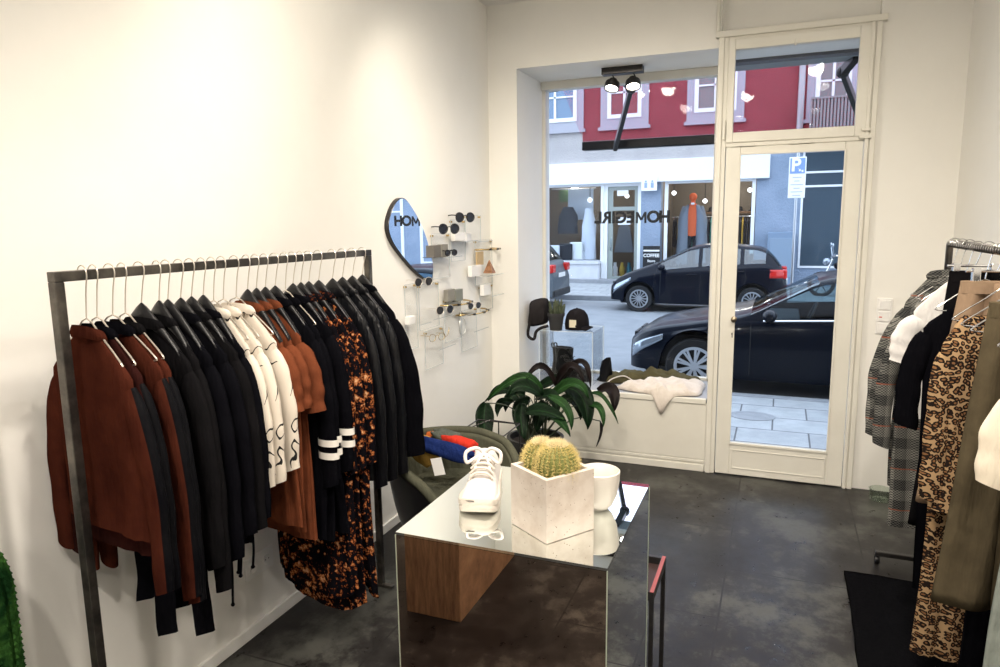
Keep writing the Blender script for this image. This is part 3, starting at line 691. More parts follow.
# coffee board
x0, z0 = F(643, 266); x1, z1_ = F(660, 246)
yb = 22.2; x0, x1 = F(643, 250, yb)[0], F(660, 250, yb)[0]; z1_ = F(650, 246, yb)[1]; xm = (x0+x1)/2
cbd = thing('chalk_board', 'black coffee sign board standing on the pavement in front of the blue grey pillar', 'sign board', (xm, yb, GP))
B((x0, yb, GP), (x1, yb+.05, z1_)).build('board', DARKTRIM, cbd, bevel=.01)
text_mesh('board_text', 'COFFEE', .145, WHITE, cbd, (xm, yb-.01, z1_-.30), (PI/2, 0, 0), .002, .004)
text_mesh('board_text', 'Store', .11, WHITE, cbd, (xm, yb-.01, z1_-.47), (PI/2, 0, 0), .002, .002)
t = MB(); t.box((xm-.25, yb-.012, z1_-.17), (xm+.25, yb-.002, z1_-.12)); t.build('board_line', WHITE, cbd)
t = MB(); t.ball((xm, yb-.01, z1_-.72), .13, 16, 8, (1, .1, .7)); t.tube([(xm-.2, yb-.01, z1_-.86), (xm+.2, yb-.01, z1_-.86)], .02); t.build('cup_drawing', WHITE, cbd)

# displays across the street
def cloth_hang(name, label, x, y, z, w, h, m, group=None, cat='garment'):
    k = MB(); R = []
    for i in range(7):
        t = i/6; ww = w*(.55+.45*min(1, t*3))*(1+.15*t); R.append([Vector((x+ww/2*math.cos(a)*(1+.08*math.sin(5*a+i)), y+.09*math.sin(a), z-h*t)) for a in [2*PI*j/14 for j in range(14)]])
    k.rings(R); return one(k, name, m, label, cat, group, smooth=True)
C_BLACK = mat('far_black_cloth', (.02, .02, .025), .8); C_WHITE = mat('far_white_cloth', (.7, .72, .76), .8); C_GREY = mat('far_grey_wool', (.22, .24, .27), .9); C_ORG = mat('far_orange_knit', (.75, .13, .04), .8)
x, z = F(568, 210, 23.2); cloth_hang('tank_top', 'black sleeveless top hanging in the left display window across the street', x, 23.2, z+.1, .62, .9, C_BLACK, cat='top')
x, z = F(589, 213, 23.1); cloth_hang('white_dress', 'white dress hanging in the left display window across the street', x, 23.1, z+.15, .45, 1.7, C_WHITE, cat='dress')
x, z = F(582, 205, 23.8); one(B((x-.5, 23.8, z-.5), (x+.4, 23.84, z+.55)), 'poster_panel', mat('pale_poster', (.5, .58, .68), .6), 'pale blue panel standing behind the white dress across the street', 'panel', bevel=.005)
x, z = F(570, 196, 24); one(B((x-.4, 24.0, z-.2), (x+.4, 24.06, z+.2)), 'hanging_sign', mat('green_sign', (.09, .16, .08), .7), 'dark green sign hanging high in the left display window across the street', 'sign', bevel=.01)
x, z = F(571, 192, 23.9); one(MB().tube([(x-.7, 23.9, z+.1), (x+.9, 23.9, z+.1)], .03), 'hanging_rail', CHROME, 'light rail above the dark green sign in the window across the street', 'rail')
for i, (px, py, w, h, m, lb) in enumerate(((552, 245, .7, .5, C_WHITE, 'white cushion at the left end of the display across the street'), (567, 243, .5, .55, C_BLACK, 'dark bag between the cushion and the white box across the street'), (578, 244, .45, .6, WHITE, 'white box in the middle of the display across the street'), (578, 256, .6, .3, C_WHITE, 'folded white cloth lying before the white box across the street'), (592, 255, .35, .45, C_GREY, 'small framed picture at the right end of the display across the street'))):
    x, z = F(px, py, 22.9+.1*i); o_ = MB().box((x-w/2, 22.58+.13*i, z1b+.05), (x+w/2, 22.70+.13*i, z1b+.05+h)); one(o_, ('cushion', 'handbag', 'display_box', 'folded_cloth', 'picture_frame')[i], m, lb, ('cushion', 'bag', 'box', 'cloth', 'picture')[i], bevel=.04)
# mannequin in coat
x, z = F(693, 205, 23.3); zt = F(692, 197, 23.3)[1]; yM = 23.3
mn = thing('mannequin', 'mannequin in a long grey coat and orange roll neck in the window across the street', 'mannequin', (x, yM, GP+.1))
k = MB(); k.tube([(x-.08, yM, .1), (x-.08, yM, .5), (x-.09, yM, 1.15)], [.05, .06, .09], 12); k.tube([(x+.08, yM, .1), (x+.08, yM, .5), (x+.09, yM, 1.15)], [.05, .06, .09], 12); k.build('trousers', C_BLACK, mn, smooth=True)
H0 = zt+.02
k = MB(); k.ball((x, yM, H0-.02), .125, 16, 10, (1, 1, 1.05)); k.build('head_cover', C_ORG, mn, smooth=True)
k = MB(); k.lathe([(.02, 1.1), (.17, 1.15), (.2, 1.5), (.21, H0-.42), (.15, H0-.28), (.07, H0-.22), (.07, H0-.14)], 20, (x, yM, 0), sx=1, sy=.6); k.build('sweater', C_ORG, mn, smooth=True)
k = MB(); k.box((x-.05, yM-.16, H0-.27), (x+.06, yM-.1, H0-.2)); k.build('collar_tag', WHITE, mn, bevel=.02)
for s in (-1, 1):
    k = MB(); R = []
    for i in range(12):
        t = i/11; zz = (H0-.27)*(1-t)+.25*t; o_ = .09+.03*t; wd = .1+.22*min(1, t*5)+.08*t
        R.append([Vector((x+s*(o_+wd/2+wd/2*math.cos(a)), yM+.15*math.sin(a)*(1+.3*t), zz)) for a in [2*PI*j/12 for j in range(12)]])
    k.rings(R); k.build('coat_panel', C_GREY, mn, smooth=True)
    k = MB(); k.tube(smooth_path([(x+s*.24, yM, H0-.32), (x+s*.38, yM, H0-.75), (x+s*.38, yM-.05, H0-1.15)], 5), [.085]*3+[.075]*8, 12); k.build('coat_sleeve', C_GREY, mn, smooth=True)
# rail of clothes behind it
x0, z0 = F(671, 213, 24.6); x1 = F(757, 213, 24.6)[0]; zr = F(700, 211, 24.6)[1]-.2
rr = thing('clothes_rail', 'long rail of clothes in the right shop window across the street', 'clothes rail', ((x0+x1)/2, 24.6, GP+.1))
MB().tube([(x0, 24.6, zr), (x1, 24.6, zr)], .03).build('rail', CHROME, rr)
for xx in (x0+.1, x1-.1): MB().tube([(xx, 24.6, GP+.1), (xx, 24.6, zr)], .03).build('post', CHROME, rr)
cols = [(.03, .03, .04)]*6+[(.05, .16, .2), (.04, .1, .22), (.5, .33, .06), (.05, .22, .2), (.4, .42, .45), (.25, .05, .04)]
GM = [mat('far_garment_%d' % i, c, .85) for i, c in enumerate(cols)]
nG = 34
for i in range(nG):
    xx = x0+.12+(x1-x0-.24)*i/(nG-1); hh = RND.uniform(.8, 1.25)
    k = MB(); k.rings([[Vector((xx+dx*q*.6, 24.6+dy*q2, zr-.04-hh*t)) for dx, dy in ((-.035, -.2), (.035, -.2), (.035, .2), (-.035, .2))] for t, q, q2 in ((0, .5, .3), (.12, 1, 1), (1, 1.25, 1.1))])
    one(k, 'hanging_garment', GM[RND.randrange(len(cols))], 'one of the tightly packed garments on the rail in the shop window across the street', 'garment', 'garments on the rail across the street')
SH = mat('brown_shelf', (.16, .09, .05), .6)
x0, z0 = F(730, 203, 25.2); one(B((x0-.8, 25.2, z0-.35), (x0+1.8, 25.55, z0-.28)), 'wall_shelf', SH, 'brown shelf above the right part of the clothes rail across the street', 'shelf')
for i in range(4): cxh = x0-.6+.45*i; one(MB().lathe([(.001, 0), (.17, 0), (.17, .02), (.11, .03), (.1, .13), (.06, .16), (.001, .165)], 16, (cxh, 25.375, z0-.279), sy=.9), 'hat', C_BLACK, 'dark hat in the row on the brown shelf across the street', 'hat', 'hats on the shelf across the street', smooth=True)
for i, (px, py) in enumerate(((674, 193), (705, 201), (717, 196), (750, 190), (590, 200), (627, 196))):
    x, z = F(px, py, 23.8); lp = thing('shop_lamp', ('white globe lamp at the left of the mannequin window', 'white globe lamp right above the mannequin', 'white globe lamp high in the mannequin window', 'white globe lamp at the right end of the mannequin window', 'white globe lamp over the white dress', 'white globe lamp behind the entrance door')[i]+' across the street', 'lamp', (x, 23.8, z))
    MB().ball((x, 23.8, z), .07, 14, 8).build('globe', emit('globe_%d' % i, (1, .95, .88), 5), lp, smooth=True); MB().tube([(x, 23.8, z+.1), (x, 23.8, 3.25)], .012).build('cord', DARKTRIM, lp)
for i, x in enumerate((-6.8, -4.7, -2.3, -.8)):
    l = bpy.data.lights.new('shop_bulb', 'POINT'); l.energy = 55 if i != 1 else 18; l.color = (1, .86, .7); l.shadow_soft_size = .15
    o_ = bpy.data.objects.new('shop_bulb', l); COL.objects.link(o_); o_.location = (x, 24.0, 2.95)
# things behind the entrance door
x, z = F(624, 238, 24.2); one(MB().prism([(x-.35, z-.5), (x+.35, z-.5), (x+.2, z+.35), (x+.08, z+.5), (x-.08, z+.5), (x-.2, z+.35)], 24.2, 24.3, 'y'), 'display_bust', C_GREY, 'pale grey bust form behind the entrance door across the street', 'bust', bevel=.02)
for i, (px, m) in enumerate(((615, WHITE), (622, GM[8]), (629, GM[6]), (636, WHITE))):
    x, z = F(px, 268, 23.4); one(MB().lathe([(.001, GP+.1), (.09, GP+.1), (.09, GP+.42), (.05, GP+.5), (.05, GP+.6), (.001, GP+.6)], 14, (x, 23.4, 0)), 'bottle', m, ('leftmost white', 'yellow', 'teal', 'rightmost white')[i]+' bottle on the floor behind the entrance door across the street', 'bottle', smooth=True)
x, z = F(622, 192, FY+.02); one(B((x-.16, FY+.045, z-.12), (x+.2, FY+.055, z+.14)), 'paper_notice', WHITE, 'white paper notice in the fanlight of the door across the street', 'notice')
x, z = F(624, 221, FY+.02); one(B((x-.2, FY+.045, z-.12), (x+.2, FY+.055, z+.12)), 'paper_notice', C_WHITE, 'white paper notice at eye level on the door across the street', 'notice')
# motorbike
x, z = F(829, 262, 19.6); MBK = thing('motorbike', 'motorbike with round mirrors parked behind the sedan across the street', 'motorbike', (x, 19.6, GP))
o_ = Vector((x, 19.6, GP))
for dx in (-.15, 1.1):
    w_ = MB(); w_.tube([o_+Vector((dx+.28*math.cos(t), 0, .3+.28*math.sin(t))) for t in [2*PI*i/20 for i in range(20)]], .05, closed=True)
    w_.lathe([(.001, -.03), (.05, -.03), (.05, .03), (.001, .03)], 12, o_+Vector((dx, 0, .3)), 'y')
    for q in range(6): w_.bar(o_+Vector((dx, 0, .3)), o_+Vector((dx+.26*math.cos(q*PI/3), 0, .3+.26*math.sin(q*PI/3))), .02)
    w_.build('wheel', RUBBER, MBK, smooth=True)
k = MB(); k.ball(o_+Vector((.4, 0, .78)), .2, 14, 8, (1.5, .8, .7)); k.build('fuel_tank', BLUE, MBK, smooth=True)
k = MB(); k.ball(o_+Vector((.85, 0, .78)), .16, 14, 8, (2, .8, .4)); k.build('saddle', DARKTRIM, MBK, smooth=True)
k = MB(); k.box(o_+Vector((.2, -.12, .3)), o_+Vector((.7, .12, .65))); k.build('engine', ALLOY, MBK, bevel=.04)
k = MB()
for s in (-1, 1): k.tube([o_+Vector((-.15, s*.09, .3)), o_+Vector((.08, s*.08, .95))], .025)
k.tube(smooth_path([o_+Vector((.15, -.38, 1.05)), o_+Vector((.05, -.15, 1.0)), o_+Vector((.05, .15, 1.0)), o_+Vector((.15, .38, 1.05))], 4), .02); k.build('fork', CHROME, MBK, smooth=True)
k = MB(); k.ball(o_+Vector((-.05, 0, .88)), .1, 14, 8); k.build('headlight', HEADL, MBK, smooth=True)
for s in (-1, 1):
    k = MB(); k.tube([o_+Vector((.08, s*.28, 1.03)), o_+Vector((.05, s*.36, 1.25))], .012); k.ball(o_+Vector((.05, s*.36, 1.3)), .08, 12, 8, (.4, 1, .8)); k.build('mirror', HEADL, MBK, smooth=True)

# ------------------------------------------------------------------ left clothes rack
RX, RZ = -1.6, 1.49
ry0, ry1 = 1.145, 2.505
rk = thing('clothes_rack', 'raw black steel clothes rack standing along the white left wall', 'clothes rack', (RX, (ry0+ry1)/2, 0))
B((RX-.0125, ry0-.0125, RZ-.0125), (RX+.0125, ry1+.0125, RZ+.0125)).build('rail', RAWSTEEL, rk, bevel=.002)
for y in (ry0, ry1):
    B((RX-.0125, y-.0125, .012), (RX+.0125, y+.0125, RZ-.0125)).build('post', RAWSTEEL, rk, bevel=.002)
    B((RX-.06, y-.0125, 0), (RX+.06, y+.0125, .012)).build('foot', RAWSTEEL, rk, bevel=.002)
def wire_hanger(loc, label, rz=0, m=None, group=None, w=.165, hook=.108):
    h = thing('wire_hanger', label, 'hanger', loc, group); h.rotation_euler = (0, 0, 0); z0 = 0
    L_ = Vector(loc)
    hk = [(0, -.004, -.02), (.02, 0, -.005), (.022, 0, .012), (.008, 0, .0225), (-.01, 0, .022), (-.021, 0, .01)]
    hk = [(x, y, z) for x, y, z in hk]
    P = [(0, 0, -hook)] + [(.004, 0, -hook+.03)] + [(.012, 0, -.035)] + [(.021, 0, -.006), (.0215, 0, .008), (.015, 0, .019), (0, 0, .0235), (-.015, 0, .017), (-.021, 0, .004)]
    R3 = Matrix.Rotation(rz, 3, 'Z')
    MB().tube([L_+R3 @ Vector(p) for p in smooth_path(P, 4)], .0017, 6).build('hook', m or WIREMETAL, h, smooth=True)
    MB().tube([L_+R3 @ Vector(p) for p in smooth_path([(0, 0, -hook), (w*.4, 0, -hook-.045), (w*.83, 0, -hook-.10), (w*.84, 0, -hook-.112), (w*.5, 0, -hook-.115), (-w*.5, 0, -hook-.115), (-w*.84, 0, -hook-.112), (-w*.83, 0, -hook-.10), (-w*.4, 0, -hook-.045)], 3, True)], .0022, 6, True).build('frame', m or WIREMETAL, h, smooth=True)
    return h
def wood_hanger(loc, label, rz=0, m=None, group=None, w=.15, hook=.089):
    h = thing('wooden_hanger', label, 'hanger', loc, group); L_ = Vector(loc); R3 = Matrix.Rotation(rz, 3, 'Z')
    P = [(0, 0, -hook)] + [(.004, 0, -hook+.02)] + [(.012, 0, -.035)] + [(.021, 0, -.006), (.0215, 0, .008), (.015, 0, .019), (0, 0, .0235), (-.015, 0, .017), (-.021, 0, .004)]
    MB().tube([L_+R3 @ Vector(p) for p in smooth_path(P, 4)], .0017, 6).build('hook', m or WIREMETAL, h, smooth=True)
    R = []
    for i in range(25):
        t = -1+i/12; x = w*t; ax = abs(t)
        zt = -hook + .004 - .155*ax**1.15; hh = .042*(1-ax)**.6+.014 + .0*ax; th = .013-.006*ax
        hh = max(.014, .066-.075*ax)
        R.append([L_+R3 @ Vector((x, th*math.cos(a), zt-hh/2+hh/2*math.sin(a))) for a in [2*PI*j/12 for j in range(12)]])
    MB().rings(R).build('shoulder_bar', BLACKPLASTIC, h, smooth=True); return h

def body_mesh(ztop, hem, sh, hw, th, neck=.055, seed=0, folds=7, amp=.12, slope=.075, n=56, k=34, drop=0, waist=0, hemdrop=0, flare=1.3):
    """a hanging garment body: lofted rings, shoulders sloping from the neck, folds growing to the hem"""
    r = random.Random(seed); ph = [r.uniform(0, 6.28) for _ in range(6)]; R = []
    H_ = ztop-hem
    for i in range(k):
        t = (i/(k-1))**1.25; d = H_*t
        if d < slope: s = (d/slope); w = neck+(sh-neck)*s**.9; q = .45+.55*s
        else:
            s = (d-slope)/(H_-slope); w = sh+(hw-sh)*min(1, s*1.4)**.8; q = 1+(flare-1)*s
            if waist: w *= 1-waist*math.exp(-((d-.38)/.09)**2)
        a_ = amp*min(1, max(0, (d-.02)/(H_*.5)))
        ring = []
        for a in range(n):
            p = 2*PI*a/n; cx, sy = math.cos(p), math.sin(p)
            e = .62
            x = math.copysign(abs(cx)**e, cx)*w; y = math.copysign(abs(sy)**.8, sy)*th*q
            f = math.sin(folds*p+ph[0]+.8*math.sin(3*t+ph[1]))*.6+math.sin((folds*2+1)*p+ph[2]+t*2)*.4
            y *= 1+a_*3.2*f; x *= 1+a_*.35*math.sin(folds*p*.5+ph[3]+2*t)
            x += .012*math.sin(t*5+ph[4])*t; y += .008*math.sin(t*7+ph[5])*t
            z = ztop-d-(hemdrop*t*(.5+.5*math.sin(2*p+ph[1])))
            ring.append(Vector((x, y, z)))
        R.append(ring)
    mb = MB(); mb.rings(R, cap=False); return mb
def sleeve_mesh(s, ztop, sh, ln, r0=.062, r1=.045, out=.05, seed=0, flat=.62, stripe=False, slope=.075, fwd=0., n=20, k=22, wr=.06):
    r = random.Random(seed); ph = r.uniform(0, 6); P0 = Vector((s*(sh-.045), 0, ztop-slope-.0-.03)); R = []
    for i in range(k):
        t = i/(k-1); c = P0+Vector((s*(.03+out*math.sin(min(1, t*1.6)*PI/2)), fwd*t*t, -ln*t+.0))
        rr = r0+(r1-r0)*min(1, t*1.2); rr *= 1+wr*math.sin(t*21+ph)*(.3+t)
        if t < .14: rr *= .5+.5*(t/.14)**.5
        R.append([c+Vector((math.cos(p)*rr*.8, math.sin(p)*rr*flat, .012*math.cos(p)*s)) for p in [2*PI*a/n for a in range(n)]])
    mb = MB(); mb.rings(R, cap=False)
    if stripe:
        nf = 0
        for i in range(k-1):
            for a in range(n):
                p = (a+.5)/n*2*PI
                if abs(((p-(0 if s > 0 else PI)+PI) % (2*PI))-PI) < .75: mb.m[nf] = 1
                nf += 1
    return mb
def place(o, loc, rz):
    o.location = loc; o.rotation_euler = (0, 0, rz)
BROWN = fabric('russet_brown_fabric', (.062, .0165, .0095), (.036, .0095, .006), .7, .0)
BROWN2 = fabric('dark_oxblood_fabric', (.028, .0085, .007), (.018, .006, .0055), .7, .0)
SATIN = fabric('black_satin', (.006, .006, .007), (.003, .003, .004), .45, .02, bs=30)
BLK = fabric('black_fabric', (.0045, .0045, .006), (.003, .003, .0042), .9, .0)
BLK2 = fabric('faded_black_fabric', (.0075, .007, .0078), (.005, .005, .0055), .85, .0)
LEATHER = fabric('black_leather', (.004, .0045, .006), (.003, .003, .004), .33, .22, bs=22, bst=.35)
RUST = fabric('rust_suede', (.15, .044, .02), (.10, .03, .014), .8, .0, sheen=.0)
def white_print():
    m = mat('white_line_print_fabric', (.6, .55, .48), .8, 0, .0); v = coord(m)
    a = noise(m, coord(m, (1.6, 1.6, 1)), 9, 1.2, .5); b = noise(m, v, 9, 1)
    ln = math_(m, 'LESS_THAN', math_(m, 'ABSOLUTE', math_(m, 'SUBTRACT', a, .5)), .009)
    ln = math_(m, 'MULTIPLY', ln, math_(m, 'GREATER_THAN', b, .44))
    c = mixc(m, ln, (.60, .54, .46), (.02, .02, .02)); nodes(m)[1].new(c, nodes(m)[2].inputs['Base Color'])
    bump(m, noise(m, coord(m, (1, 1, .3)), 40, 3), .2, .004); return m
def floral():
    m = mat('black_orange_floral_fabric', (.01, .01, .01), .7, 0, .0); v = coord(m)
    a = noise(m, v, 20, 5, .8); b = noise(m, v, 55, 3, .6)
    f = math_(m, 'MULTIPLY_ADD', b, .35, math_(m, 'MULTIPLY', a, .8))
    c = ramp(m, f, [(.60, (.005, .0045, .006)), (.62, (.13, .03, .01)), (.66, (.40, .14, .045)), (.72, (.6, .36, .2))])
    nodes(m)[1].new(c, nodes(m)[2].inputs['Base Color']); return m
def leopard():
    m = mat('leopard_print_fabric', (.4, .3, .2), .7, 0, .0); v = coord(m); N, L, b = nodes(m)
    n = N.new('ShaderNodeTexNoise'); n.inputs['Scale'].default_value = 14; L.new(v, n.inputs['Vector'])
    ad = N.new('ShaderNodeVectorMath'); ad.operation = 'MULTIPLY_ADD'; L.new(n.outputs['Color'], ad.inputs[0]); ad.inputs[1].default_value = (.03, .03, .03); L.new(v, ad.inputs[2])
    vo = N.new('ShaderNodeTexVoronoi'); vo.voronoi_dimensions = '2D'; vo.inputs['Scale'].default_value = 62; s3 = N.new('ShaderNodeSeparateXYZ'); L.new(ad.outputs[0], s3.inputs[0]); c3 = N.new('ShaderNodeCombineXYZ'); L.new(math_(m, 'MULTIPLY_ADD', s3.outputs[1], .8, s3.outputs[0]), c3.inputs[0]); L.new(s3.outputs[2], c3.inputs[1]); L.new(c3.outputs[0], vo.inputs['Vector']); vo.inputs['Randomness'].default_value = .75
    d = vo.outputs['Distance']; br = noise(m, v, 60, 2)
    rg = math_(m, 'MULTIPLY', math_(m, 'GREATER_THAN', d, .2), math_(m, 'LESS_THAN', d, math_(m, 'MULTIPLY_ADD', br, .66, .16)))
    c1 = mixc(m, math_(m, 'LESS_THAN', d, .28), (.38, .25, .135), (.2, .1, .045))
    L.new(mixc(m, rg, c1, (.018, .013, .011)), b.inputs['Base Color']); bump(m, noise(m, v, 50, 2), .2, .003); return m
def tweed():
    m = mat('grey_check_tweed', (.2, .2, .19), .9, 0, .0); v = coord(m); N, L, b = nodes(m)
    sp = N.new('ShaderNodeSeparateXYZ'); L.new(v, sp.inputs[0])
    xx = math_(m, 'ADD', sp.outputs[0], sp.outputs[1])
    def st(o, f, duty): return math_(m, 'LESS_THAN', math_(m, 'FRACT', math_(m, 'MULTIPLY', o, f)), duty)
    a = st(xx, 90, .5); c = st(sp.outputs[2], 90, .5)
    big = math_(m, 'ADD', st(xx, 11, .5), st(sp.outputs[2], 11, .5))
    chk = math_(m, 'ABSOLUTE', math_(m, 'SUBTRACT', a, c))
    f = math_(m, 'MULTIPLY_ADD', big, .22, math_(m, 'MULTIPLY', chk, .55))
    col = ramp(m, f, [(0, (.26, .255, .23)), (.45, (.085, .085, .08)), (1, (.014, .015, .017))])
    wn = math_(m, 'MULTIPLY', st(sp.outputs[2], 5.5, .03), .7)
    L.new(mixc(m, wn, col, (.3, .09, .05)), b.inputs['Base Color']); bump(m, chk, .3, .002); return m
WPRINT, FLORAL, LEOP, TWEED = white_print(), floral(), leopard(), tweed()
BAND = mat('white_band', (.75, .72, .66), .6)

def ryof(px):
    return pt(px, 267, 0, RX).y
def garment(name, label, cat, y, m, hem, rz=0., sh=.162, hw=.18, th=.0175, sleeve=.5, smat=None, stripe=False, r0=.05, r1=.04, out=.05, seed=0, collar=True, neck=.055, group=None, top=None, folds=7, amp=.12, extras=None, x=RX, z=RZ, waist=0, hemdrop=0, flat=.46, flare=1.05, short=False, slope=.095, collarm=None):
    g = thing(name, label, cat, (0, 0, 0), group); zt = z-.15 if top is None else top; ms = m if isinstance(m, list) else [m]
    b = body_mesh(zt, hem, sh, hw, th, neck, seed, folds, amp, slope, waist=waist, hemdrop=hemdrop, flare=flare); b.build('bodice' if cat != 'trousers' else 'trouser_legs', ms, g, smooth=True, auto=False)
    if sleeve:
        for s in (-1, 1):
            sl = sleeve_mesh(s, zt, sh, sleeve*(1 if s > 0 else .97), r0, r1, out, seed+s+5, flat, stripe, slope)
            so = sl.build('sleeve', [smat or ms[0], SATIN], g, smooth=True, auto=False)
            if extras == 'bands':
                for q in (.68, .77):
                    bx = MB(); c = Vector((s*(sh-.015+out), 0, zt-slope-.03-sleeve*q))
                    bx.rings([[c+Vector((math.cos(p)*(r1*1.02), math.sin(p)*r1*flat*1.3+.0, dz)) for p in [2*PI*a/20 for a in range(20)]] for dz in (-.012, .012)], cap=False); bx.build('cuff_band', BAND, so, smooth=True)
    if collar:
        c = MB(); R = []
        for i in range(5):
            t = i/4; R.append([Vector((math.cos(p)*(neck+.012-.004*t+.01*math.sin(t*PI)), math.sin(p)*(.026-.004*t), zt-.014+.030*t-.012*math.sin(p))) for p in [2*PI*a/24 for a in range(24)]])
        c.rings(R, cap=False); c.build('collar', collarm or ms[0], g, smooth=True, auto=False)
    if callable(extras): extras(g, zt)
    place(g, (x, y, 0), rz); return g
def ribbons(specs):
    def fn(g, zt):
        for (x, y, z0, z1, w, m) in specs:
            k = MB(); P = [Vector((x+.002*math.sin(i*1.3), y+.006*math.sin(i*.5+x*20), z0+(z1-z0)*i/9)) for i in range(10)]
            k.rings([[p+Vector((sx*w/2*.6, sy*.004, 0))+Vector((0, sx*w/2*.8, 0)) for sx, sy in ((-1, -1), (1, -1), (1, 1), (-1, 1))] for p in P]); k.build('hanging_tie', m, g, smooth=True)
    return fn
def cords(specs):
    def fn(g, zt):
        for (x, z0, z1) in specs:
            k = MB(); k.tube(smooth_path([(x, -.025, z0), (x+.006, -.032, (z0+z1)/2), (x-.004, -.03, z1)], 4), .0035, 6); k.ball((x-.004, -.03, z1), .006, 8, 6); k.build('draw_cord', BLK, g, smooth=True)
    return fn
LEFT = [  # pixel of the hook on the rail, hanger kind, name, category, label, settings
 (81, 'w', 'blouse', 'blouse', 'russet brown blouse with a black shoulder edge, first on the rack beside the near post', dict(m=BROWN, hem=.84, stripe=True, sleeve=.50, seed=1, sh=.18, hw=.19, out=.07)),
 (92, 'w', 'blouse', 'blouse', 'dark reddish brown blouse with black collar, second from the near post', dict(m=BROWN2, hem=.78, stripe=True, sleeve=.52, seed=2, collarm=BLK, out=.06)),
 (108, 'w', 'blouse', 'blouse', 'russet brown blouse with black satin sleeve stripe hanging next to the plain black tops', dict(m=BROWN, hem=.74, stripe=True, sleeve=.58, seed=3, collarm=BLK)),
 (121, 'w', 'blouse', 'blouse', 'brown blouse with charcoal collar and long black ties, last of the brown ones', dict(m=BROWN, hem=.74, stripe=True, sleeve=.6, seed=4, collarm=BLK2, extras=ribbons([(-.03, 0, .76, .56, .04, BLK), (.06, .0, .76, .48, .045, BLK)]))),
 (138, 'b', 'jumpsuit', 'jumpsuit', 'charcoal black collared blouse with long wide ties, first of the black tops', dict(m=BLK2, hem=.72, sleeve=.54, seed=5, extras=ribbons([(.04, .01, .74, .52, .05, BLK), (.13, 0, .74, .46, .045, BLK)]))),
 (156, 'b', 'blouse', 'blouse', 'charcoal black collared shirt, second of the black tops', dict(m=BLK2, hem=.70, sleeve=.62, seed=6)),
 (165, 'b', 'blouse', 'blouse', 'narrow black top squeezed between two charcoal shirts', dict(m=BLK, hem=.69, sleeve=.55, seed=7, collar=False)),
 (178, 'b', 'dress', 'dress', 'black draped dress with hanging cords, fourth of the black tops', dict(m=BLK, hem=.68, sleeve=.5, seed=8, folds=11, amp=.16, extras=cords([(.1, .72, .55), (.15, .72, .5), (.19, .72, .6)]))),
 (189, 'b', 'dress', 'dress', 'black draped dress with two thin cords, second before the white printed blouses', dict(m=BLK2, hem=.67, sleeve=.5, seed=9, folds=11, amp=.16, extras=cords([(.14, .72, .58), (.2, .72, .61)]))),
 (201, 'b', 'dress', 'dress', 'black draped dress hanging directly before the white printed blouses', dict(m=BLK, hem=.69, sleeve=.48, seed=10, folds=12, amp=.17)),
 (211, 'w', 'blouse', 'blouse', 'white blouse with thin black line drawing, nearest of the three white ones', dict(m=WPRINT, hem=.84, sleeve=.40, seed=11, sh=.15, hw=.165)),
 (221, 'w', 'blouse', 'blouse', 'white blouse with thin black line drawing, middle of the three white ones', dict(m=WPRINT, hem=.87, sleeve=.40, seed=12, sh=.15, hw=.165)),
 (234, 'w', 'blouse', 'blouse', 'white blouse with thin black line drawing, beside the rust dresses', dict(m=WPRINT, hem=.86, sleeve=.38, seed=13, sh=.15, hw=.165)),
 (246, 'b', 'dress', 'dress', 'rust suede dress directly beside the white blouses', dict(m=RUST, hem=.63, sleeve=.2, seed=14, r0=.055, r1=.055, sh=.15, folds=6)),
 (255, 'b', 'dress', 'dress', 'rust suede dress with collar, middle of the three rust dresses', dict(m=RUST, hem=.59, sleeve=.2, seed=15, r0=.055, r1=.055, sh=.15, folds=6)),
 (264, 'b', 'dress', 'dress', 'rust suede dress with short wide sleeve, beside the black knit tops', dict(m=RUST, hem=.55, sleeve=.22, seed=16, r0=.055, r1=.065, folds=6, out=.05, sh=.155)),
 (274, 'b', 'sweater', 'sweater', 'black knit with two white cuff bands, nearest of the three', dict(m=BLK, hem=.52, sleeve=.5, seed=17, extras='bands')),
 (284, 'w', 'sweater', 'sweater', 'black knit with two white cuff bands, middle of the three', dict(m=BLK, hem=.50, sleeve=.49, seed=18, extras='bands')),
 (292, 'b', 'sweater', 'sweater', 'black knit with two white cuff bands, beside the floral dresses', dict(m=BLK, hem=.5, sleeve=.48, seed=19, extras='bands')),
 (300, 'b', 'dress', 'dress', 'long black dress with orange flowers, nearest of the three floral dresses', dict(m=FLORAL, hem=.28, sleeve=.5, seed=20, hw=.2, folds=9, amp=.15, hemdrop=.06)),
 (308, 'b', 'dress', 'dress', 'long black dress with orange flowers, middle of the three floral dresses', dict(m=FLORAL, hem=.2, sleeve=.5, seed=21, hw=.2, folds=9, amp=.15, hemdrop=.06)),
 (318, 'b', 'dress', 'dress', 'long black dress with orange flowers, next to the leather jackets', dict(m=FLORAL, hem=.24, sleeve=.5, seed=22, hw=.2, folds=9, amp=.15, hemdrop=.08)),
 (332, 'b', 'jacket', 'jacket', 'shiny black leather jacket beside the floral dresses', dict(m=LEATHER, hem=.62, sleeve=.62, seed=23, th=.024)),
 (342, 'b', 'jacket', 'jacket', 'shiny black leather jacket, second from the floral dresses', dict(m=LEATHER, hem=.62, sleeve=.62, seed=24, th=.024)),
 (352, 'b', 'jacket', 'jacket', 'black leather jacket, last but one on the rack', dict(m=LEATHER, hem=.6, sleeve=.62, seed=25, th=.024)),
 (363, 'b', 'coat', 'coat', 'matt black jacket with wide sleeve, last on the rack by the wall mirror', dict(m=BLK, hem=.60, sleeve=.55, seed=26, th=.022, r0=.055, r1=.065, out=.085, sh=.165)),
]
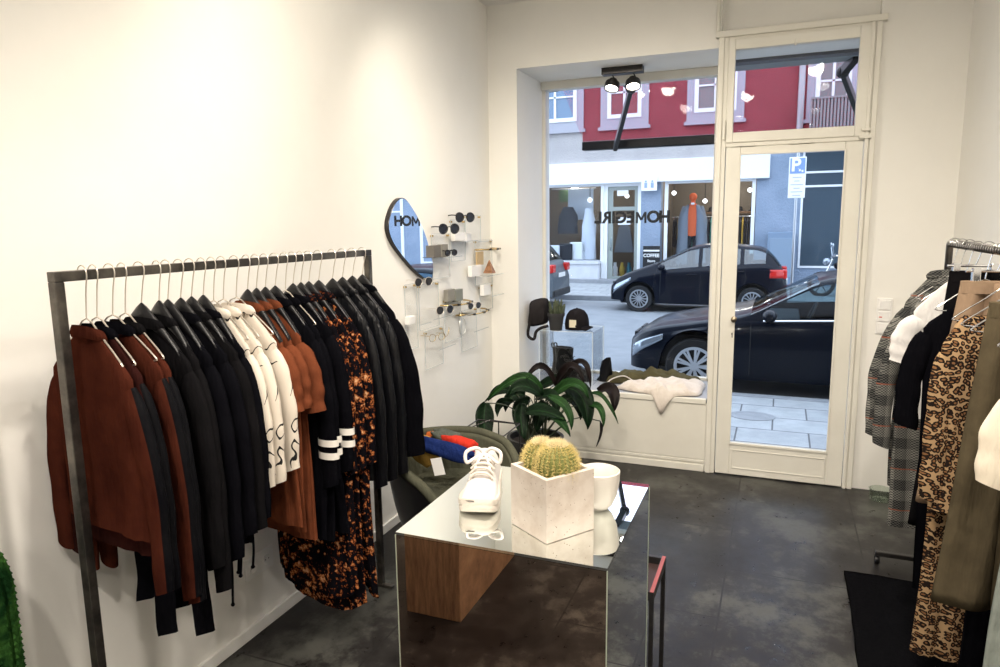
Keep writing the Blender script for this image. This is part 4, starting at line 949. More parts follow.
for i, (px, kind, nm, cat, lb, kw) in enumerate(LEFT):
    y = min(ryof(px), ry1-.045); rz = RND.uniform(-.22, -.02)
    place_ = garment(nm, lb, cat, y, rz=rz, **kw)
    short = lb.split(',')[0]
    (wire_hanger if kind == 'w' else wood_hanger)((RX, y, RZ), ('slim wire hanger' if kind == 'w' else 'black wooden hanger') + ' holding ' + {0: 'the first brown blouse by the near post', 1: 'the dark reddish brown blouse', 2: 'the third brown blouse from the post', 3: 'the last brown blouse before the black tops', 4: 'the charcoal blouse with long ties', 5: 'the second charcoal shirt', 6: 'the narrow black top', 7: 'the black dress with three cords', 8: 'the black dress with two cords', 9: 'the black dress before the white blouses', 10: 'the nearest white blouse', 11: 'the middle white blouse', 12: 'the white blouse beside the rust dresses', 13: 'the rust dress beside the white blouses', 14: 'the middle rust dress', 15: 'the rust dress with wide sleeves', 16: 'the nearest banded black knit', 17: 'the middle banded black knit', 18: 'the banded knit by the floral dresses', 19: 'the nearest floral dress', 20: 'the middle floral dress', 21: 'the floral dress by the leather jackets', 22: 'the first leather jacket', 23: 'the second leather jacket', 24: 'the last but one black jacket', 25: 'the last black jacket on the left rack'}[i], rz, group='hangers on the left rack')
# ------------------------------------------------------------------ right clothes rack
QX, QZ = .67, 1.494; qy0, qy1 = 1.55, 3.5
rk = thing('clothes_rack', 'ribbed dark metal clothes rack with wheeled foot in front of the right wall', 'clothes rack', (QX, 2.5, 0))
MB().tube([(QX, qy1, .05), (QX, qy1, QZ-.012), (QX, qy1-.004, QZ-.004), (QX, qy1-.012, QZ), (QX, qy0+.012, QZ), (QX, qy0+.004, QZ-.004), (QX, qy0, QZ-.012), (QX, qy0, .05)], .014, 14).build('frame', RAWSTEEL, rk, smooth=True)
k = MB()
for i in range(60): k.tube([(QX+.0155*math.cos(t), qy1-.05-i*.031, QZ+.0155*math.sin(t)) for t in [2*PI*j/12 for j in range(12)]], .002, 5, True)
tag(k.build('rail_ring', CHROME, rk, smooth=True), kind='stuff')
for y in (qy0, qy1):
    B((.475, y-.014, .04), (.855, y+.014, .062)).build('foot', BLACKMETAL, rk, bevel=.004)
    for x in (.485, .845):
        w_ = MB(); w_.lathe([(.001, -.01), (.018, -.01), (.02, 0), (.018, .01), (.001, .01)], 16, (x, y, .02), 'x'); w_.box((x-.006, y-.006, .02), (x+.006, y+.006, .045)); w_.build('caster', BLACKPLASTIC, rk, smooth=True)
KHAKI = fabric('olive_wool', (.095, .076, .046), (.07, .056, .034), .85, .0); TAUPE = fabric('taupe_fabric', (.30, .21, .14), (.24, .165, .11), .8, .0); CREAMF = fabric('cream_fabric', (.75, .68, .55), (.68, .6, .48), .85, .0); TEE = fabric('white_cotton', (.78, .76, .74), (.7, .68, .66), .85, .0); GREYG = fabric('grey_green_knit', (.25, .28, .25), (.18, .2, .18), .9, bs=90, bst=.5)
def trousers(name, label, y, m, wt, hem, rz, sw=.16, ztop=1.36, x=QX, off=0., cat='trousers', band=True):
    g = thing(name, label, cat, (0, 0, 0)); r = random.Random(len(label))
    for s in (-1, 1):
        R = []
        for i in range(26):
            t = i/25; z = ztop-(ztop-hem)*t; w = wt/2+(sw/2-wt/2)*t; cx_ = s*(w*.93)*.98 + off*t
            R.append([Vector((cx_+math.cos(p)*w*(1+.03*math.sin(6*t)), math.sin(p)*(.03+.01*math.sin(4*t+s))*(1+.25*math.sin(3*p+5*t)), z)) for p in [2*PI*a/28 for a in range(28)]])
        MB().rings(R).build('trouser_leg', m, g, smooth=True, auto=False)
    k = MB(); k.rings([[Vector((math.cos(p)*wt*.97, math.sin(p)*.034, z)) for p in [2*PI*a/32 for a in range(32)]] for z in (ztop-.035, ztop+.005)]); k.build('waistband', m, g, smooth=True)
    place(g, (x, y, 0), rz); return g
def clip_hanger(y, label, rz=0, zc=1.36, w=.16):
    h = thing('clip_hanger', label, 'hanger', (QX, y, QZ)); L_ = Vector((QX, y, QZ)); R3 = Matrix.Rotation(rz, 3, 'Z')
    P = [(0, 0, -.07), (.012, 0, -.035), (.019, 0, -.006), (.0195, 0, .008), (.014, 0, .017), (0, 0, .0205), (-.014, 0, .015), (-.019, 0, .004)]
    MB().tube([L_+R3 @ Vector(p) for p in smooth_path(P, 4)], .002, 6).build('hook', CHROME, h, smooth=True)
    MB().tube([L_+R3 @ Vector((x, 0, -.07-.0*abs(x))) for x in (-w-.03, w+.03)], .0045, 8).build('bar', CHROME, h, smooth=True)
    for s in (-1, 1): c = MB(); c.box((s*w-.012, -.012, zc-QZ-.02), (s*w+.012, .012, -.06)); c.v = [L_+R3 @ v for v in c.v]; c.build('clip', CHROME, h, bevel=.003)
    return h
WH = lambda y, lb, rz=0, **k: wire_hanger((QX, y, QZ), lb, rz, CHROME, None, **k)
garment('coat', 'grey checked tweed coat hanging furthest back on the right rack', 'coat', 3.42, TWEED, .42, .12, sleeve=.58, seed=31, x=QX-.02, z=QZ, th=.02, sh=.15, hw=.16, out=.10, r0=.05, r1=.042, top=1.36, slope=.12)
garment('coat', 'long grey checked tweed coat behind the white tee shirt', 'coat', 3.29, TWEED, .29, .05, sleeve=.57, seed=32, x=QX-.02, z=QZ, th=.024, sh=.145, hw=.18, out=.085, r0=.05, r1=.042, top=1.34, slope=.12)
garment('tee_shirt', 'white short-sleeved tee shirt between the tweed coats and the black clothes', 'shirt', 3.17, TEE, .8, .05, sleeve=.19, seed=33, x=QX, z=QZ, sh=.165, hw=.15, out=.05, r0=.055, r1=.055, top=1.36, collar=False, slope=.12, flat=.35)
trousers('trousers', 'black high-waisted trousers clipped to the hanger before the white tee', 3.05, BLK2, .085, .4, .1, ztop=1.40)
garment('jacket', 'dark velvet jacket with loose belt hanging before the black trousers', 'jacket', 2.9, BLK, .2, .05, sleeve=.36, seed=35, x=QX, z=QZ, sh=.18, hw=.15, out=.045, top=1.31, r0=.05, r1=.05)
trousers('trousers', 'taupe trousers clipped to a silver hanger behind the leopard dress', 2.76, TAUPE, .075, .6, .05, ztop=1.385, x=QX-.03)
garment('dress', 'long leopard print dress in front of the dark velvet jacket', 'dress', 2.64, LEOP, .09, .03, sleeve=.0, seed=36, x=QX-.01, z=QZ, sh=.15, hw=.16, top=1.28, collar=False, neck=.11, folds=8, amp=.13, th=.03)
garment('blouse', 'leopard print blouse hanging before the long leopard dress', 'blouse', 2.54, LEOP, .66, .03, sleeve=.5, seed=37, x=QX-.02, z=QZ, sh=.165, hw=.15, top=1.30, collar=False, neck=.11, out=.005, th=.025, r0=.045, r1=.05, slope=.1)
garment('jumpsuit', 'black garment with dark straps between the leopard blouse and the olive trousers', 'garment', 2.40, BLK, .12, 0, sleeve=0, seed=38, x=QX+.04, z=QZ, sh=.11, hw=.13, top=1.36)
trousers('trousers', 'olive wool trousers hanging before the leopard clothes', 2.22, KHAKI, .07, .50, .0, sw=.15, ztop=1.37, x=QX-.075)
garment('skirt', 'long black garment between the olive trousers and the cream blouse', 'garment', 2.1, BLK, .05, 0, sleeve=0, seed=39, x=QX+.04, z=QZ, sh=.11, hw=.13, top=1.33)
garment('blouse', 'cream blouse with short wide sleeve at the right edge', 'blouse', 1.96, CREAMF, .75, 0, sleeve=.29, seed=40, x=QX+.03, z=QZ, sh=.12, hw=.1, r0=.04, r1=.045, out=.09, top=1.40, slope=.14, flat=.35)
garment('cardigan', 'grey green knit cardigan at the right edge below the cream blouse', 'cardigan', 1.86, GREYG, .1, 0, sleeve=0, seed=41, x=QX-.055, z=QZ, sh=.09, hw=.13, top=1.0)
for y, lb in ((3.42, 'the rearmost tweed coat'), (3.29, 'the long tweed coat'), (3.17, 'the white tee shirt'), (2.9, 'the dark velvet jacket'), (2.62, 'the leopard dress'), (2.5, 'the leopard blouse'), (2.38, 'the black strappy garment'), (2.1, 'the long black garment'), (1.96, 'the cream blouse'), (1.86, 'the grey green cardigan')):
    WH(y, 'silver wire hanger holding ' + lb, .04)
for y, lb, zc in ((3.05, 'the black trousers', 1.36), (2.76, 'the taupe trousers', 1.375), (2.22, 'the olive trousers', 1.35)): clip_hanger(y, 'silver clip hanger holding ' + lb, .05, zc, .06)
k = MB(); k.grid(lambda u, v: Vector((.33+.53*u+.006*math.sin(v*9), 1.6+1.72*v+.006*math.sin(u*8), .014+.003*math.sin(u*31)*math.sin(v*47))), 30, 60)
one(k, 'rug', mottled('black_shag', (.004, .004, .005), (.007, .007, .008), 90, .95, .9, 220, bd=.01, spec=0), 'black short-pile rug on the floor under the right clothes rack', 'rug', smooth=True, solid=.02)

# ------------------------------------------------------------------ mirrored table and what stands on it
TX0, TX1, TY0, TY1, TZ = -.798, -.3005, 1.317, 1.812, .90
tb = thing('mirrored_table', 'large mirrored cube table in the foreground', 'table', ((TX0+TX1)/2, (TY0+TY1)/2, 0))
B((TX0, TY0, TZ-.006), (TX1, TY1, TZ)).build('top_panel', MIRROR, tb)
e = .0012
B((TX0+e, TY0, .0), (TX1-e, TY0+.005, TZ-.007)).build('front_panel', mat('brown_tint_mirror', (.58, .46, .39), .008, 1.), tb); B((TX0+e, TY1-.005, 0), (TX1-e, TY1, TZ-.007)).build('back_panel', MIRROR, tb)  # front mirror tint is darker and browner than the other panels
B((TX0, TY0+.006, 0), (TX0+.005, TY1-.006, TZ-.007)).build('side_panel', MIRROR, tb); B((TX1-.005, TY0+.006, 0), (TX1, TY1-.006, TZ-.007)).build('side_panel', MIRROR, tb)
ed = MB()
for x in (TX0, TX1):
    for y in (TY0, TY1): ed.box((x-.0012, y-.0012, 0), (x+.0012, y+.0012, TZ-.006))
build_split(ed, 'edge_strip', MIRROREDGE, tb)
B((TX0+.01, TY0+.01, .005), (TX1-.01, TY1-.01, TZ-.012)).build('core', RUBBER, tb)

# white terrazzo planter with two-headed cactus
TERR = mat('white_terrazzo', (.72, .66, .58), .55); v = coord(TERR); N, L, b_ = nodes(TERR)
vo = N.new('ShaderNodeTexVoronoi'); vo.inputs['Scale'].default_value = 140; L.new(v, vo.inputs['Vector'])
sel = math_(TERR, 'MULTIPLY', math_(TERR, 'LESS_THAN', vo.outputs['Distance'], .22), math_(TERR, 'GREATER_THAN', noise(TERR, v, 90, 1), .6))
L.new(mixc(TERR, sel, ramp(TERR, noise(TERR, v, 25, 6), [(.35, (.46, .39, .33)), (.6, (.54, .48, .42))]), (.27, .22, .17)), b_.inputs['Base Color'])
bump(TERR, math_(TERR, 'MULTIPLY', sel, -1), .3, .002)
pc = Vector((-.4678, 1.4706, TZ)); pa = math.atan2(-.087, .126); s_ = .0686
pla = thing('square_planter', 'square white stone planter holding the round cactus on the mirrored table', 'planter', pc)
R3 = Matrix.Rotation(pa, 3, 'Z')
def sq(h, z): return [pc+R3 @ Vector((x*h, y*h, z)) for x, y in ((-1, -1), (1, -1), (1, 1), (-1, 1))]
MB().rings([sq(s_, 0.001), sq(s_, .148), sq(s_-.011, .148), sq(s_-.012, .03)]).build('body', TERR, pla, bevel=.0012)
cac = thing('golden_cactus', 'two-headed round cactus with golden spines in the square stone planter', 'cactus', pc+Vector((0, 0, .032)))
MB().lathe([(.001, 0), (.04, 0), (.050, .094), (.0545, .094), (.0545, .106), (.0515, .106), (.049, .09), (.001, .088)], 32, cac.location).build('terracotta_pot', mat('terracotta', (.36, .13, .06), .8), cac, smooth=True)
MB().lathe([(.001, .094), (.03, .096), (.0485, .092), (.0485, .089), (.001, .089)], 24, cac.location).build('soil', mottled('gritty_soil', (.08, .055, .04), (.2, .15, .11), 200, .9, .8, 300), cac)
CGREEN = mottled('cactus_green', (.09, .11, .02), (.16, .17, .04), 40, .7, .2); SPN = mat('golden_spine', (.62, .50, .20), .6); 
SPT = mat('pale_spine', (.8, .68, .42), .6)
for (dx, dy, dz, rr, hh) in ((.015, -.007, .118, .046, .056), (-.033, .025, .111, .042, .054)):
    c = Vector(cac.location)+Vector((dx, dy, dz)); nr = 22; R = []
    for i in range(1, 24):
        t = PI*i/24; R.append([c+Vector((math.sin(t)*math.cos(p)*rr*(1+.05*math.cos(nr*p)*math.sin(t)), math.sin(t)*math.sin(p)*rr*(1+.05*math.cos(nr*p)*math.sin(t)), math.cos(t)*hh-(.007 if t < .3 else 0))) for p in [2*PI*a/(nr*6) for a in range(nr*6)]])
    st = MB(); st.rings(R); so = st.build('stem', CGREEN, cac, smooth=True)
    sp_ = MB()
    for q in range(nr):
        for i in range(1, 17):
            t = .06+2.1*i/16; p = 2*PI*q/nr
            b0 = c+Vector((math.sin(t)*math.cos(p)*rr*1.04, math.sin(t)*math.sin(p)*rr*1.04, math.cos(t)*hh))
            nrm = Vector((math.sin(t)*math.cos(p), math.sin(t)*math.sin(p), math.cos(t)*rr/hh)).normalized()
            for j in range(14):
                d = (nrm+Vector((RND.gauss(0, .55), RND.gauss(0, .55), RND.gauss(.1, .5)))).normalized(); ln = RND.uniform(.006, .016); w_ = d.orthogonal().normalized()*.0005; w2 = d.cross(w_)
                sp_.mi = 1 if t < .5 else 0
                sp_.add([b0+w_, b0-w_*.5+w2*.87, b0-w_*.5-w2*.87, b0+d*ln], [(0, 1, 3), (1, 2, 3), (2, 0, 3)])
    tag(sp_.build('spines', [SPN, SPT], so), kind='stuff')

# white cup behind it
cc = pt(599, 470, 2, .999); cc.z = TZ
k = MB(); k.lathe([(.001, .001), (.022, .001), (.034, .014), (.045, .04), (.0505, .075), (.0515, .098), (.049, .1), (.0465, .098), (.044, .06), (.03, .018), (.001, .012)], 40, cc)
one(k, 'ceramic_bowl', mat('cream_ceramic', (.6, .56, .5), .4), 'round cream ceramic cup behind the square planter on the mirrored table', 'cup', smooth=True)

# sneaker, toe towards the camera
toe = Vector((-.655, 1.458, TZ)); hd = Vector((-.075, .27, 0)); hd.normalize(); sd = Vector((hd.y, -hd.x, 0)); SL = .262
SNW = mottled('white_leather', (.62, .58, .55), (.58, .54, .5), 12, .55, .15); SNS = mat('white_rubber', (.58, .52, .45), .6)
sn = thing('sneaker', 'single white chunky sneaker with laces tied in a bow on the mirrored table', 'shoe', toe+hd*SL/2)
def shoe_w(t): return interp([(0, .022), (.03, .038), (.1, .047), (.25, .05), (.5, .042), (.75, .038), (.93, .036), (.98, .026), (1, .012)], t)
def outline(z, sc, sh=0, n=40):
    P = []
    for i in range(n+1): t = i/n; P.append((t, shoe_w(t)*sc))
    pts = [toe+hd*(SL*t*(1-2*sh)+SL*sh)+sd*w+Vector((0, 0, z)) for t, w in P] + [toe+hd*(SL*t*(1-2*sh)+SL*sh)-sd*w+Vector((0, 0, z)) for t, w in reversed(P[1:-1])]
    return pts
def toe_lift(R, a=.012):
    for p in R:
        t = (p-toe).dot(hd)/SL; p.z += a*max(0, 1-t/.18)**2
    return R
MB().rings([toe_lift(outline(.001, .93, .01)), toe_lift(outline(.004, 1.0)), toe_lift(outline(.015, 1.02)), toe_lift(outline(.018, .97)), toe_lift(outline(.021, 1.03)), toe_lift(outline(.033, 1.03)), toe_lift(outline(.036, .96, .005)), toe_lift(outline(.036, .9, .01))]).build('sole', SNS, sn, smooth=True)
R = []
for i in range(30):
    t = .012+.976*i/29; w = shoe_w(t); h = interp([(0, .03), (.04, .046), (.12, .06), (.28, .07), (.45, .092), (.6, .112), (.75, .1), (1, .108)], t)
    o_ = .0 if t < .52 else interp([(.52, 0), (.6, .55), (1, .7)], t)
    ring = []
    for a in range(25):
        p = PI*a/24; e = .7; x = math.copysign(abs(math.cos(p))**e, math.cos(p)); z = math.sin(p)**.75; zz = .034+(h*.84-.034)*z
        if o_ and abs(x) < .45: zz -= .04*o_*(1-abs(x)/.45)**.5
        ring.append(toe+hd*SL*t+sd*w*.94*x*(1-.18*z)+Vector((0, 0, zz+.012*max(0, 1-t/.18)**2*.6)))
    ring.append(toe+hd*SL*t+Vector((0, 0, .03))); R.append(ring)
MB().rings(R).build('upper', SNW, sn, smooth=True)
k = MB(); k.grid(lambda u, v: toe+hd*SL*(.36+.32*v)+sd*(.022*(2*u-1)*(1+.2*v))+Vector((0, 0, .068+.045*v-.006*(2*u-1)**2)), 8, 10); k.build('tongue', SNW, sn, smooth=True, solid=.006)
for i in range(5):
    t = .34+.06*i; hh = interp([(.3, .066), (.6, .10)], t)+.006
    MB().tube(smooth_path([toe+hd*SL*t+sd*x+Vector((0, 0, hh+dz)) for x, dz in ((-.03, -.012), (-.015, .001), (0, .003), (.015, .001), (.03, -.012))], 4), .0035, 8).build('lace', SNS, sn, smooth=True)
kb = toe+hd*SL*.6+Vector((0, 0, .108))
for s in (-1, 1):
    MB().tube(smooth_path([kb, kb+sd*s*.02+Vector((0, 0, .015))-hd*.005, kb+sd*s*.045+Vector((0, 0, .008))-hd*.02, kb+sd*s*.042+Vector((0, 0, -.016))-hd*.03, kb+sd*s*.018+Vector((0, 0, -.006))-hd*.015, kb], 5), .0048, 8).build('lace_bow', SNW, sn, smooth=True)
    MB().tube(smooth_path([kb, kb+sd*s*.012-hd*.025+Vector((0, 0, -.012)), kb+sd*s*.022-hd*.05+Vector((0, 0, -.036))], 5), .004, 8).build('lace_end', SNW, sn, smooth=True)
# wooden plinth: seen as a reflection in the front of the table
WOOD = mat('worn_wood', (.2, .12, .07), .6); v = coord(WOOD, (9, 1.2, 1.2)); nodes(WOOD)[1].new(ramp(WOOD, noise(WOOD, v, 6, 7, .65), [(.3, (.12, .065, .035)), (.55, (.26, .16, .09)), (.75, (.36, .24, .14))]), nodes(WOOD)[2].inputs['Base Color']); bump(WOOD, noise(WOOD, v, 30, 5), .3, .004)
pp = thing('wooden_plinth', 'worn brown wooden plinth whose reflection shows in the front of the mirrored table', 'plinth', (-1.265, -.03, 0))
B((-1.39, -.345, 0), (-1.14, .274, .62)).build('body', WOOD, pp, bevel=.004); B((-1.4, -.355, .62), (-1.13, .284, .64)).build('top_board', WOOD, pp, bevel=.003)

# side table with red edge behind the mirrored table
st = thing('side_table', 'small black metal side table with red rim, partly hidden behind the mirrored table', 'side table', (-.55, 2.19, 0))
RED = mat('red_rim', (.28, .07, .07), .5)
sx0, sx1, sy0, sy1, sz = -.78, -.322, 2.06, 2.315, .45
B((sx0+.01, sy0+.01, sz-.035), (sx1-.01, sy1-.01, sz-.025)).build('tray', mat('dark_oxide', (.03, .014, .013), .5), st)
f = MB(); f.box((sx0, sy0, sz-.03), (sx0+.014, sy1, sz)); f.box((sx1-.014, sy0, sz-.03), (sx1, sy1, sz)); f.box((sx0+.014, sy0, sz-.03), (sx1-.014, sy0+.014, sz)); f.box((sx0+.014, sy1-.014, sz-.03), (sx1-.014, sy1, sz)); f.build('frame', BLACKMETAL, st)
f = MB()
for a, c in (((sx0, sy0), (sx0+.012, sy1)), ((sx1-.012, sy0), (sx1, sy1))): f.box((*a, sz), (*c, sz+.002))
build_split(f, 'red_rim', RED, st)
for x in (sx0, sx1-.014):
    for y in (sy0, sy1-.014): B((x, y, 0), (x+.014, y+.014, sz-.03)).build('leg', BLACKMETAL, st)

# ------------------------------------------------------------------ tub chair with knitwear
OLIVE = fabric('olive_upholstery', (.085, .085, .06), (.06, .062, .045), .85, .0, bs=120)
SHELL = mat('black_shell', (.008, .008, .009), .35, 0, .4)
cx_, cy_ = -1.31, 2.68
ch = thing('tub_chair', 'round tub chair with black shell and olive seat behind the clothes rack', 'chair', (cx_, cy_, 0))
face = math.radians(-28)
def rim(a):   # height of the rim for the angle from the back
    return interp([(0, .62), (60, .615), (95, .59), (115, .54), (128, .47), (135, .41)], abs(math.degrees(a)))
def shell(rad, dz, zlo, n=48, span=2.35):
    def fn(u, v):
        a = -span+2*span*u; d = face+PI+a; zt = rim(a)+dz; z = zlo+(zt-zlo)*v; r_ = (rad*(.72+.28*v**.5))
        return Vector((cx_+math.cos(d)*r_, cy_+math.sin(d)*r_*.95, z))
    return fn
MB().grid(shell(.30, 0, .27), 48, 12).build('shell', SHELL, ch, smooth=True, solid=.012)
MB().grid(shell(.279, -.004, .40), 48, 10).build('inner_padding', OLIVE, ch, smooth=True, solid=.03)
MB().tube([shell(.29, .004, .27)(i/48, 1) for i in range(49)], .02, 10).build('rim_piping', OLIVE, ch, smooth=True)
MB().lathe([(.001, .28), (.2, .28), (.24, .36), (.25, .42), (.23, .45), (.001, .455)], 40, (cx_, cy_, 0)).build('seat', OLIVE, ch, smooth=True)
for a in (45, 135, 225, 315):
    t = math.radians(a); MB().tube([(cx_+.12*math.cos(t), cy_+.12*math.sin(t), .29), (cx_+.25*math.cos(t), cy_+.25*math.sin(t), 0)], [.014, .01], 10).build('leg', BLACKMETAL, ch, smooth=True)
def lump(name, label, cat, px0, px1, py0, py1, Y, m, rz=0, seed=0, th=.07, flatten=.5):
    a, b_ = pt((px0+px1)/2, (py0+py1)/2, 1, Y), 0
    d = (a-CAM).length/CF; w, h = (px1-px0)*d/2, (py1-py0)*d/2; r = random.Random(seed); R = []; ph = [r.uniform(0, 6) for _ in range(4)]
    M3 = Matrix.Rotation(rz, 3, 'Y')
    for i in range(1, 16):
        t = PI*i/16; ring = []
        for q in range(28):
            p = 2*PI*q/28; f = 1+.10*math.sin(3*p+ph[0])+.07*math.sin(5*p+ph[1]+3*t)+.05*math.sin(7*t+ph[2])
            st_ = abs(math.sin(t))**.6
            ring.append(a+M3 @ Vector((math.copysign(abs(math.cos(t))**.7, math.cos(t))*w*f, st_*math.cos(p)*th/2*f, st_*math.sin(p)*h*f)))
        R.append(ring)
    return one(MB().rings(R), name, m, label, cat, 'knitwear lying in the tub chair', smooth=True)
def knit(n, c): return fabric(n, c, tuple(x*.7 for x in c), .9, .1, bs=160, bst=.6)
lump('beanie', 'orange knitted beanie at the back of the pile in the tub chair', 'beanie', 426, 447, 430, 444, 2.82, knit('orange_knit', (.55, .13, .03)), -.2, 1)
lump('beanie', 'grey green knitted beanie between the orange and the red one', 'beanie', 432, 463, 430, 447, 2.74, knit('grey_green_knit2', (.09, .10, .085)), .2, 2)
lump('beanie', 'bright red knitted beanie on top of the navy scarf', 'beanie', 441, 478, 436, 455, 2.66, knit('red_knit', (.55, .035, .02)), .1, 3)
lump('scarf', 'mustard yellow knitted scarf at the left of the knitwear pile', 'scarf', 411, 440, 437, 463, 2.62, knit('mustard_knit', (.5, .3, .07)), .7, 4)
lump('scarf', 'navy blue knitted scarf draped over the mustard scarf', 'scarf', 414, 476, 442, 459, 2.58, knit('navy_knit', (.008, .02, .10)), .18, 5, .06)
tg = pt(438, 466, 1, 2.52); k = MB(); k.box(tg+Vector((-.026, -.002, -.04)), tg+Vector((.026, .0, .035)), Matrix.Rotation(-.25, 3, 'Y')); one(k, 'paper_tag', WHITE, 'white paper tag hanging from the scarves in the tub chair', 'price tag')
wb = pt(482, 440, 1, 2.95)
bsk = thing('wire_basket', 'black wire basket standing beyond the red beanie between chair and plant', 'basket', (wb.x, 3.0, 0))
x0, x1, y0, y1, z0, z1 = wb.x-.13, wb.x+.1, 2.98, 3.2, .0, wb.z+.02
for z in (z0+.006, (z0+z1)/2, z1): MB().tube([(x0, y0, z), (x1, y0, z), (x1, y1, z), (x0, y1, z)], .004, 6, True).build('rim_wire', BLACKMETAL, bsk)
for x, y in ((x0, y0), (x1, y0), (x1, y1), (x0, y1), ((x0+x1)/2, y0), ((x0+x1)/2, y1)): MB().tube([(x, y, z0), (x, y, z1)], .0035, 6).build('upright_wire', BLACKMETAL, bsk)
MB().tube([(x0, y0, z1), ((x0+x1)/2, (y0+y1)/2, z1+.04), (x1, y1, z1)], .003, 6).build('handle', BLACKMETAL, bsk)

# ------------------------------------------------------------------ big leafy plant
PX, PY = -1.34, 3.88
pln = thing('potted_plant', 'large leafy plant with drooping dark green leaves in front of the low window wall', 'plant', (PX, PY, 0))
MB().lathe([(.001, 0), (.12, 0), (.15, .03), (.17, .3), (.175, .32), (.155, .32), (.15, .28), (.001, .275)], 32, (PX, PY, 0)).build('pot', mat('black_pot', (.012, .012, .012), .5), pln, smooth=True)
MB().lathe([(.001, .285), (.148, .285), (.148, .28), (.001, .279)], 24, (PX, PY, 0)).build('soil', mat('soil', (.03, .02, .015), .95), pln)
def leafmat(name, c1, c2, vein):
    m = mat(name, c1, .5, 0, .1); N, L, b = nodes(m); uv = N.new('ShaderNodeUVMap'); sp = N.new('ShaderNodeSeparateXYZ'); L.new(uv.outputs[0], sp.inputs[0])
    mid = math_(m, 'ABSOLUTE', math_(m, 'SUBTRACT', sp.outputs[0], .5))
    sv = math_(m, 'ABSOLUTE', math_(m, 'SUBTRACT', math_(m, 'FRACT', math_(m, 'SUBTRACT', math_(m, 'MULTIPLY', sp.outputs[1], 9), math_(m, 'MULTIPLY', mid, 4))), .5))
    line = math_(m, 'MAXIMUM', math_(m, 'LESS_THAN', mid, .018), math_(m, 'MULTIPLY', math_(m, 'LESS_THAN', sv, .05), .35))
    base = ramp(m, noise(m, coord(m), 14, 3), [(.4, c1), (.6, c2)])
    L.new(mixc(m, line, base, vein), b.inputs['Base Color']); return m
LEAF = [leafmat('leaf_dark', (.003, .009, .004), (.005, .015, .006), (.02, .06, .02)), leafmat('leaf_green', (.007, .026, .007), (.014, .045, .01), (.05, .14, .04)), leafmat('leaf_brown', (.006, .0045, .005), (.011, .007, .007), (.015, .01, .008))]
LV = [(486, 403, 484, 424, 488, 449, 3.70, .125, 0), (541, 392, 520, 378, 485, 402, 3.75, .07, 1), (556, 386, 540, 366, 522, 387, 3.9, .045, 2), (540, 388, 531, 382, 526, 378, 3.8, .08, 1), (555, 385, 572, 366, 584, 387, 3.95, .06, 2), (560, 382, 582, 362, 590, 389, 4.0, .05, 2),
      (552, 396, 574, 384, 588, 399, 3.85, .08, 1), (565, 388, 582, 398, 587, 429, 3.9, .15, 0), (548, 396, 566, 408, 571, 430, 3.65, .06, 1), (590, 394, 604, 398, 618, 424, 3.9, .03, 1), (588, 405, 600, 409, 603, 427, 3.85, .05, 1), (598, 391, 612, 392, 613, 413, 3.95, .095, 2),
      (526, 412, 546, 412, 566, 422, 3.65, .1, 0), (549, 421, 558, 420, 570, 437, 3.6, .07, 1), (522, 404, 521, 422, 524, 440, 3.7, .1, 0), (516, 394, 500, 390, 488, 401, 3.85, .07, 0), (512, 402, 500, 404, 497, 417, 3.9, .06, 0), (542, 396, 522, 386, 508, 396, 3.7, .09, 0),
      (600, 421, 601, 432, 596, 447, 3.9, .018, 2), (536, 398, 552, 398, 556, 416, 3.8, .1, 0), (530, 400, 518, 408, 516, 428, 3.8, .08, 0), (545, 402, 540, 415, 536, 432, 3.75, .1, 0), (560, 400, 575, 402, 580, 420, 4.0, .09, 0), (535, 390, 560, 380, 575, 392, 4.05, .08, 0), (525, 395, 510, 398, 505, 412, 4.0, .08, 0)]
LV = [(a, b, c, d, e, f, Y+.12, w*.92, k) for a, b, c, d, e, f, Y, w, k in LV]
for kind in range(3):
    mb = MB(); uvs = []
    for (a, b, c, d, e, f, Y, w, kd) in LV:
        if kd != kind: continue
        A, M_, T = pt(a, b, 1, Y+.03), pt(c, d, 1, Y-.03), pt(e, f, 1, Y-.08); nv, nu = 12, 6
        ctrl = 2*M_-(A+T)/2
        def P_(t): return A*(1-t)**2+ctrl*2*t*(1-t)+T*t*t
        view = (CAM-M_).normalized(); o0 = len(mb.v)
        for j in range(nv+1):
            t = j/nv; c0 = P_(t); tg_ = (P_(min(1, t+.02))-P_(max(0, t-.02))).normalized()
            side = tg_.cross(view+Vector((.25, .1, .5))).normalized(); nrm = side.cross(tg_).normalized()
            ww = w*(math.sin(PI*min(1, t*.97+.03)**.75)**.8)*.5+.001
            for i in range(nu+1):
                x = 2*i/nu-1; mb.v.append(c0+side*ww*x+nrm*(.018*abs(x)**1.3*(w/.1)+.004*math.sin(12*t+x*2)*abs(x))); uvs.append((i/nu, t))
        for j in range(nv):
            for i in range(nu):
                q = o0+j*(nu+1)+i; mb.f.append([q, q+1, q+nu+2, q+nu+1]); mb.m.append(0)
    o = mb.build(('dark_leaves', 'green_leaves', 'brown_leaves')[kind], LEAF[kind], pln, smooth=True, solid=.0012)
    ul = o.data.uv_layers.new(name='UVMap')
    for lp in o.data.loops: ul.data[lp.index].uv = uvs[lp.vertex_index]
stm = MB()
for i, (a, b, c, d, e, f, Y, w, kd) in enumerate(LV):
    A = pt(a, b, 1, Y+.03); s0 = Vector((PX+.06*math.cos(i*2.4), PY+.06*math.sin(i*2.4), .28))
    stm.tube(smooth_path([s0, s0.lerp(A, .55)+Vector((0, 0, .08)), A], 5), [.006]*5+[.0035]*6, 6)
stm.build('stems', mat('stem_green', (.03, .045, .02), .5), pln, smooth=True)

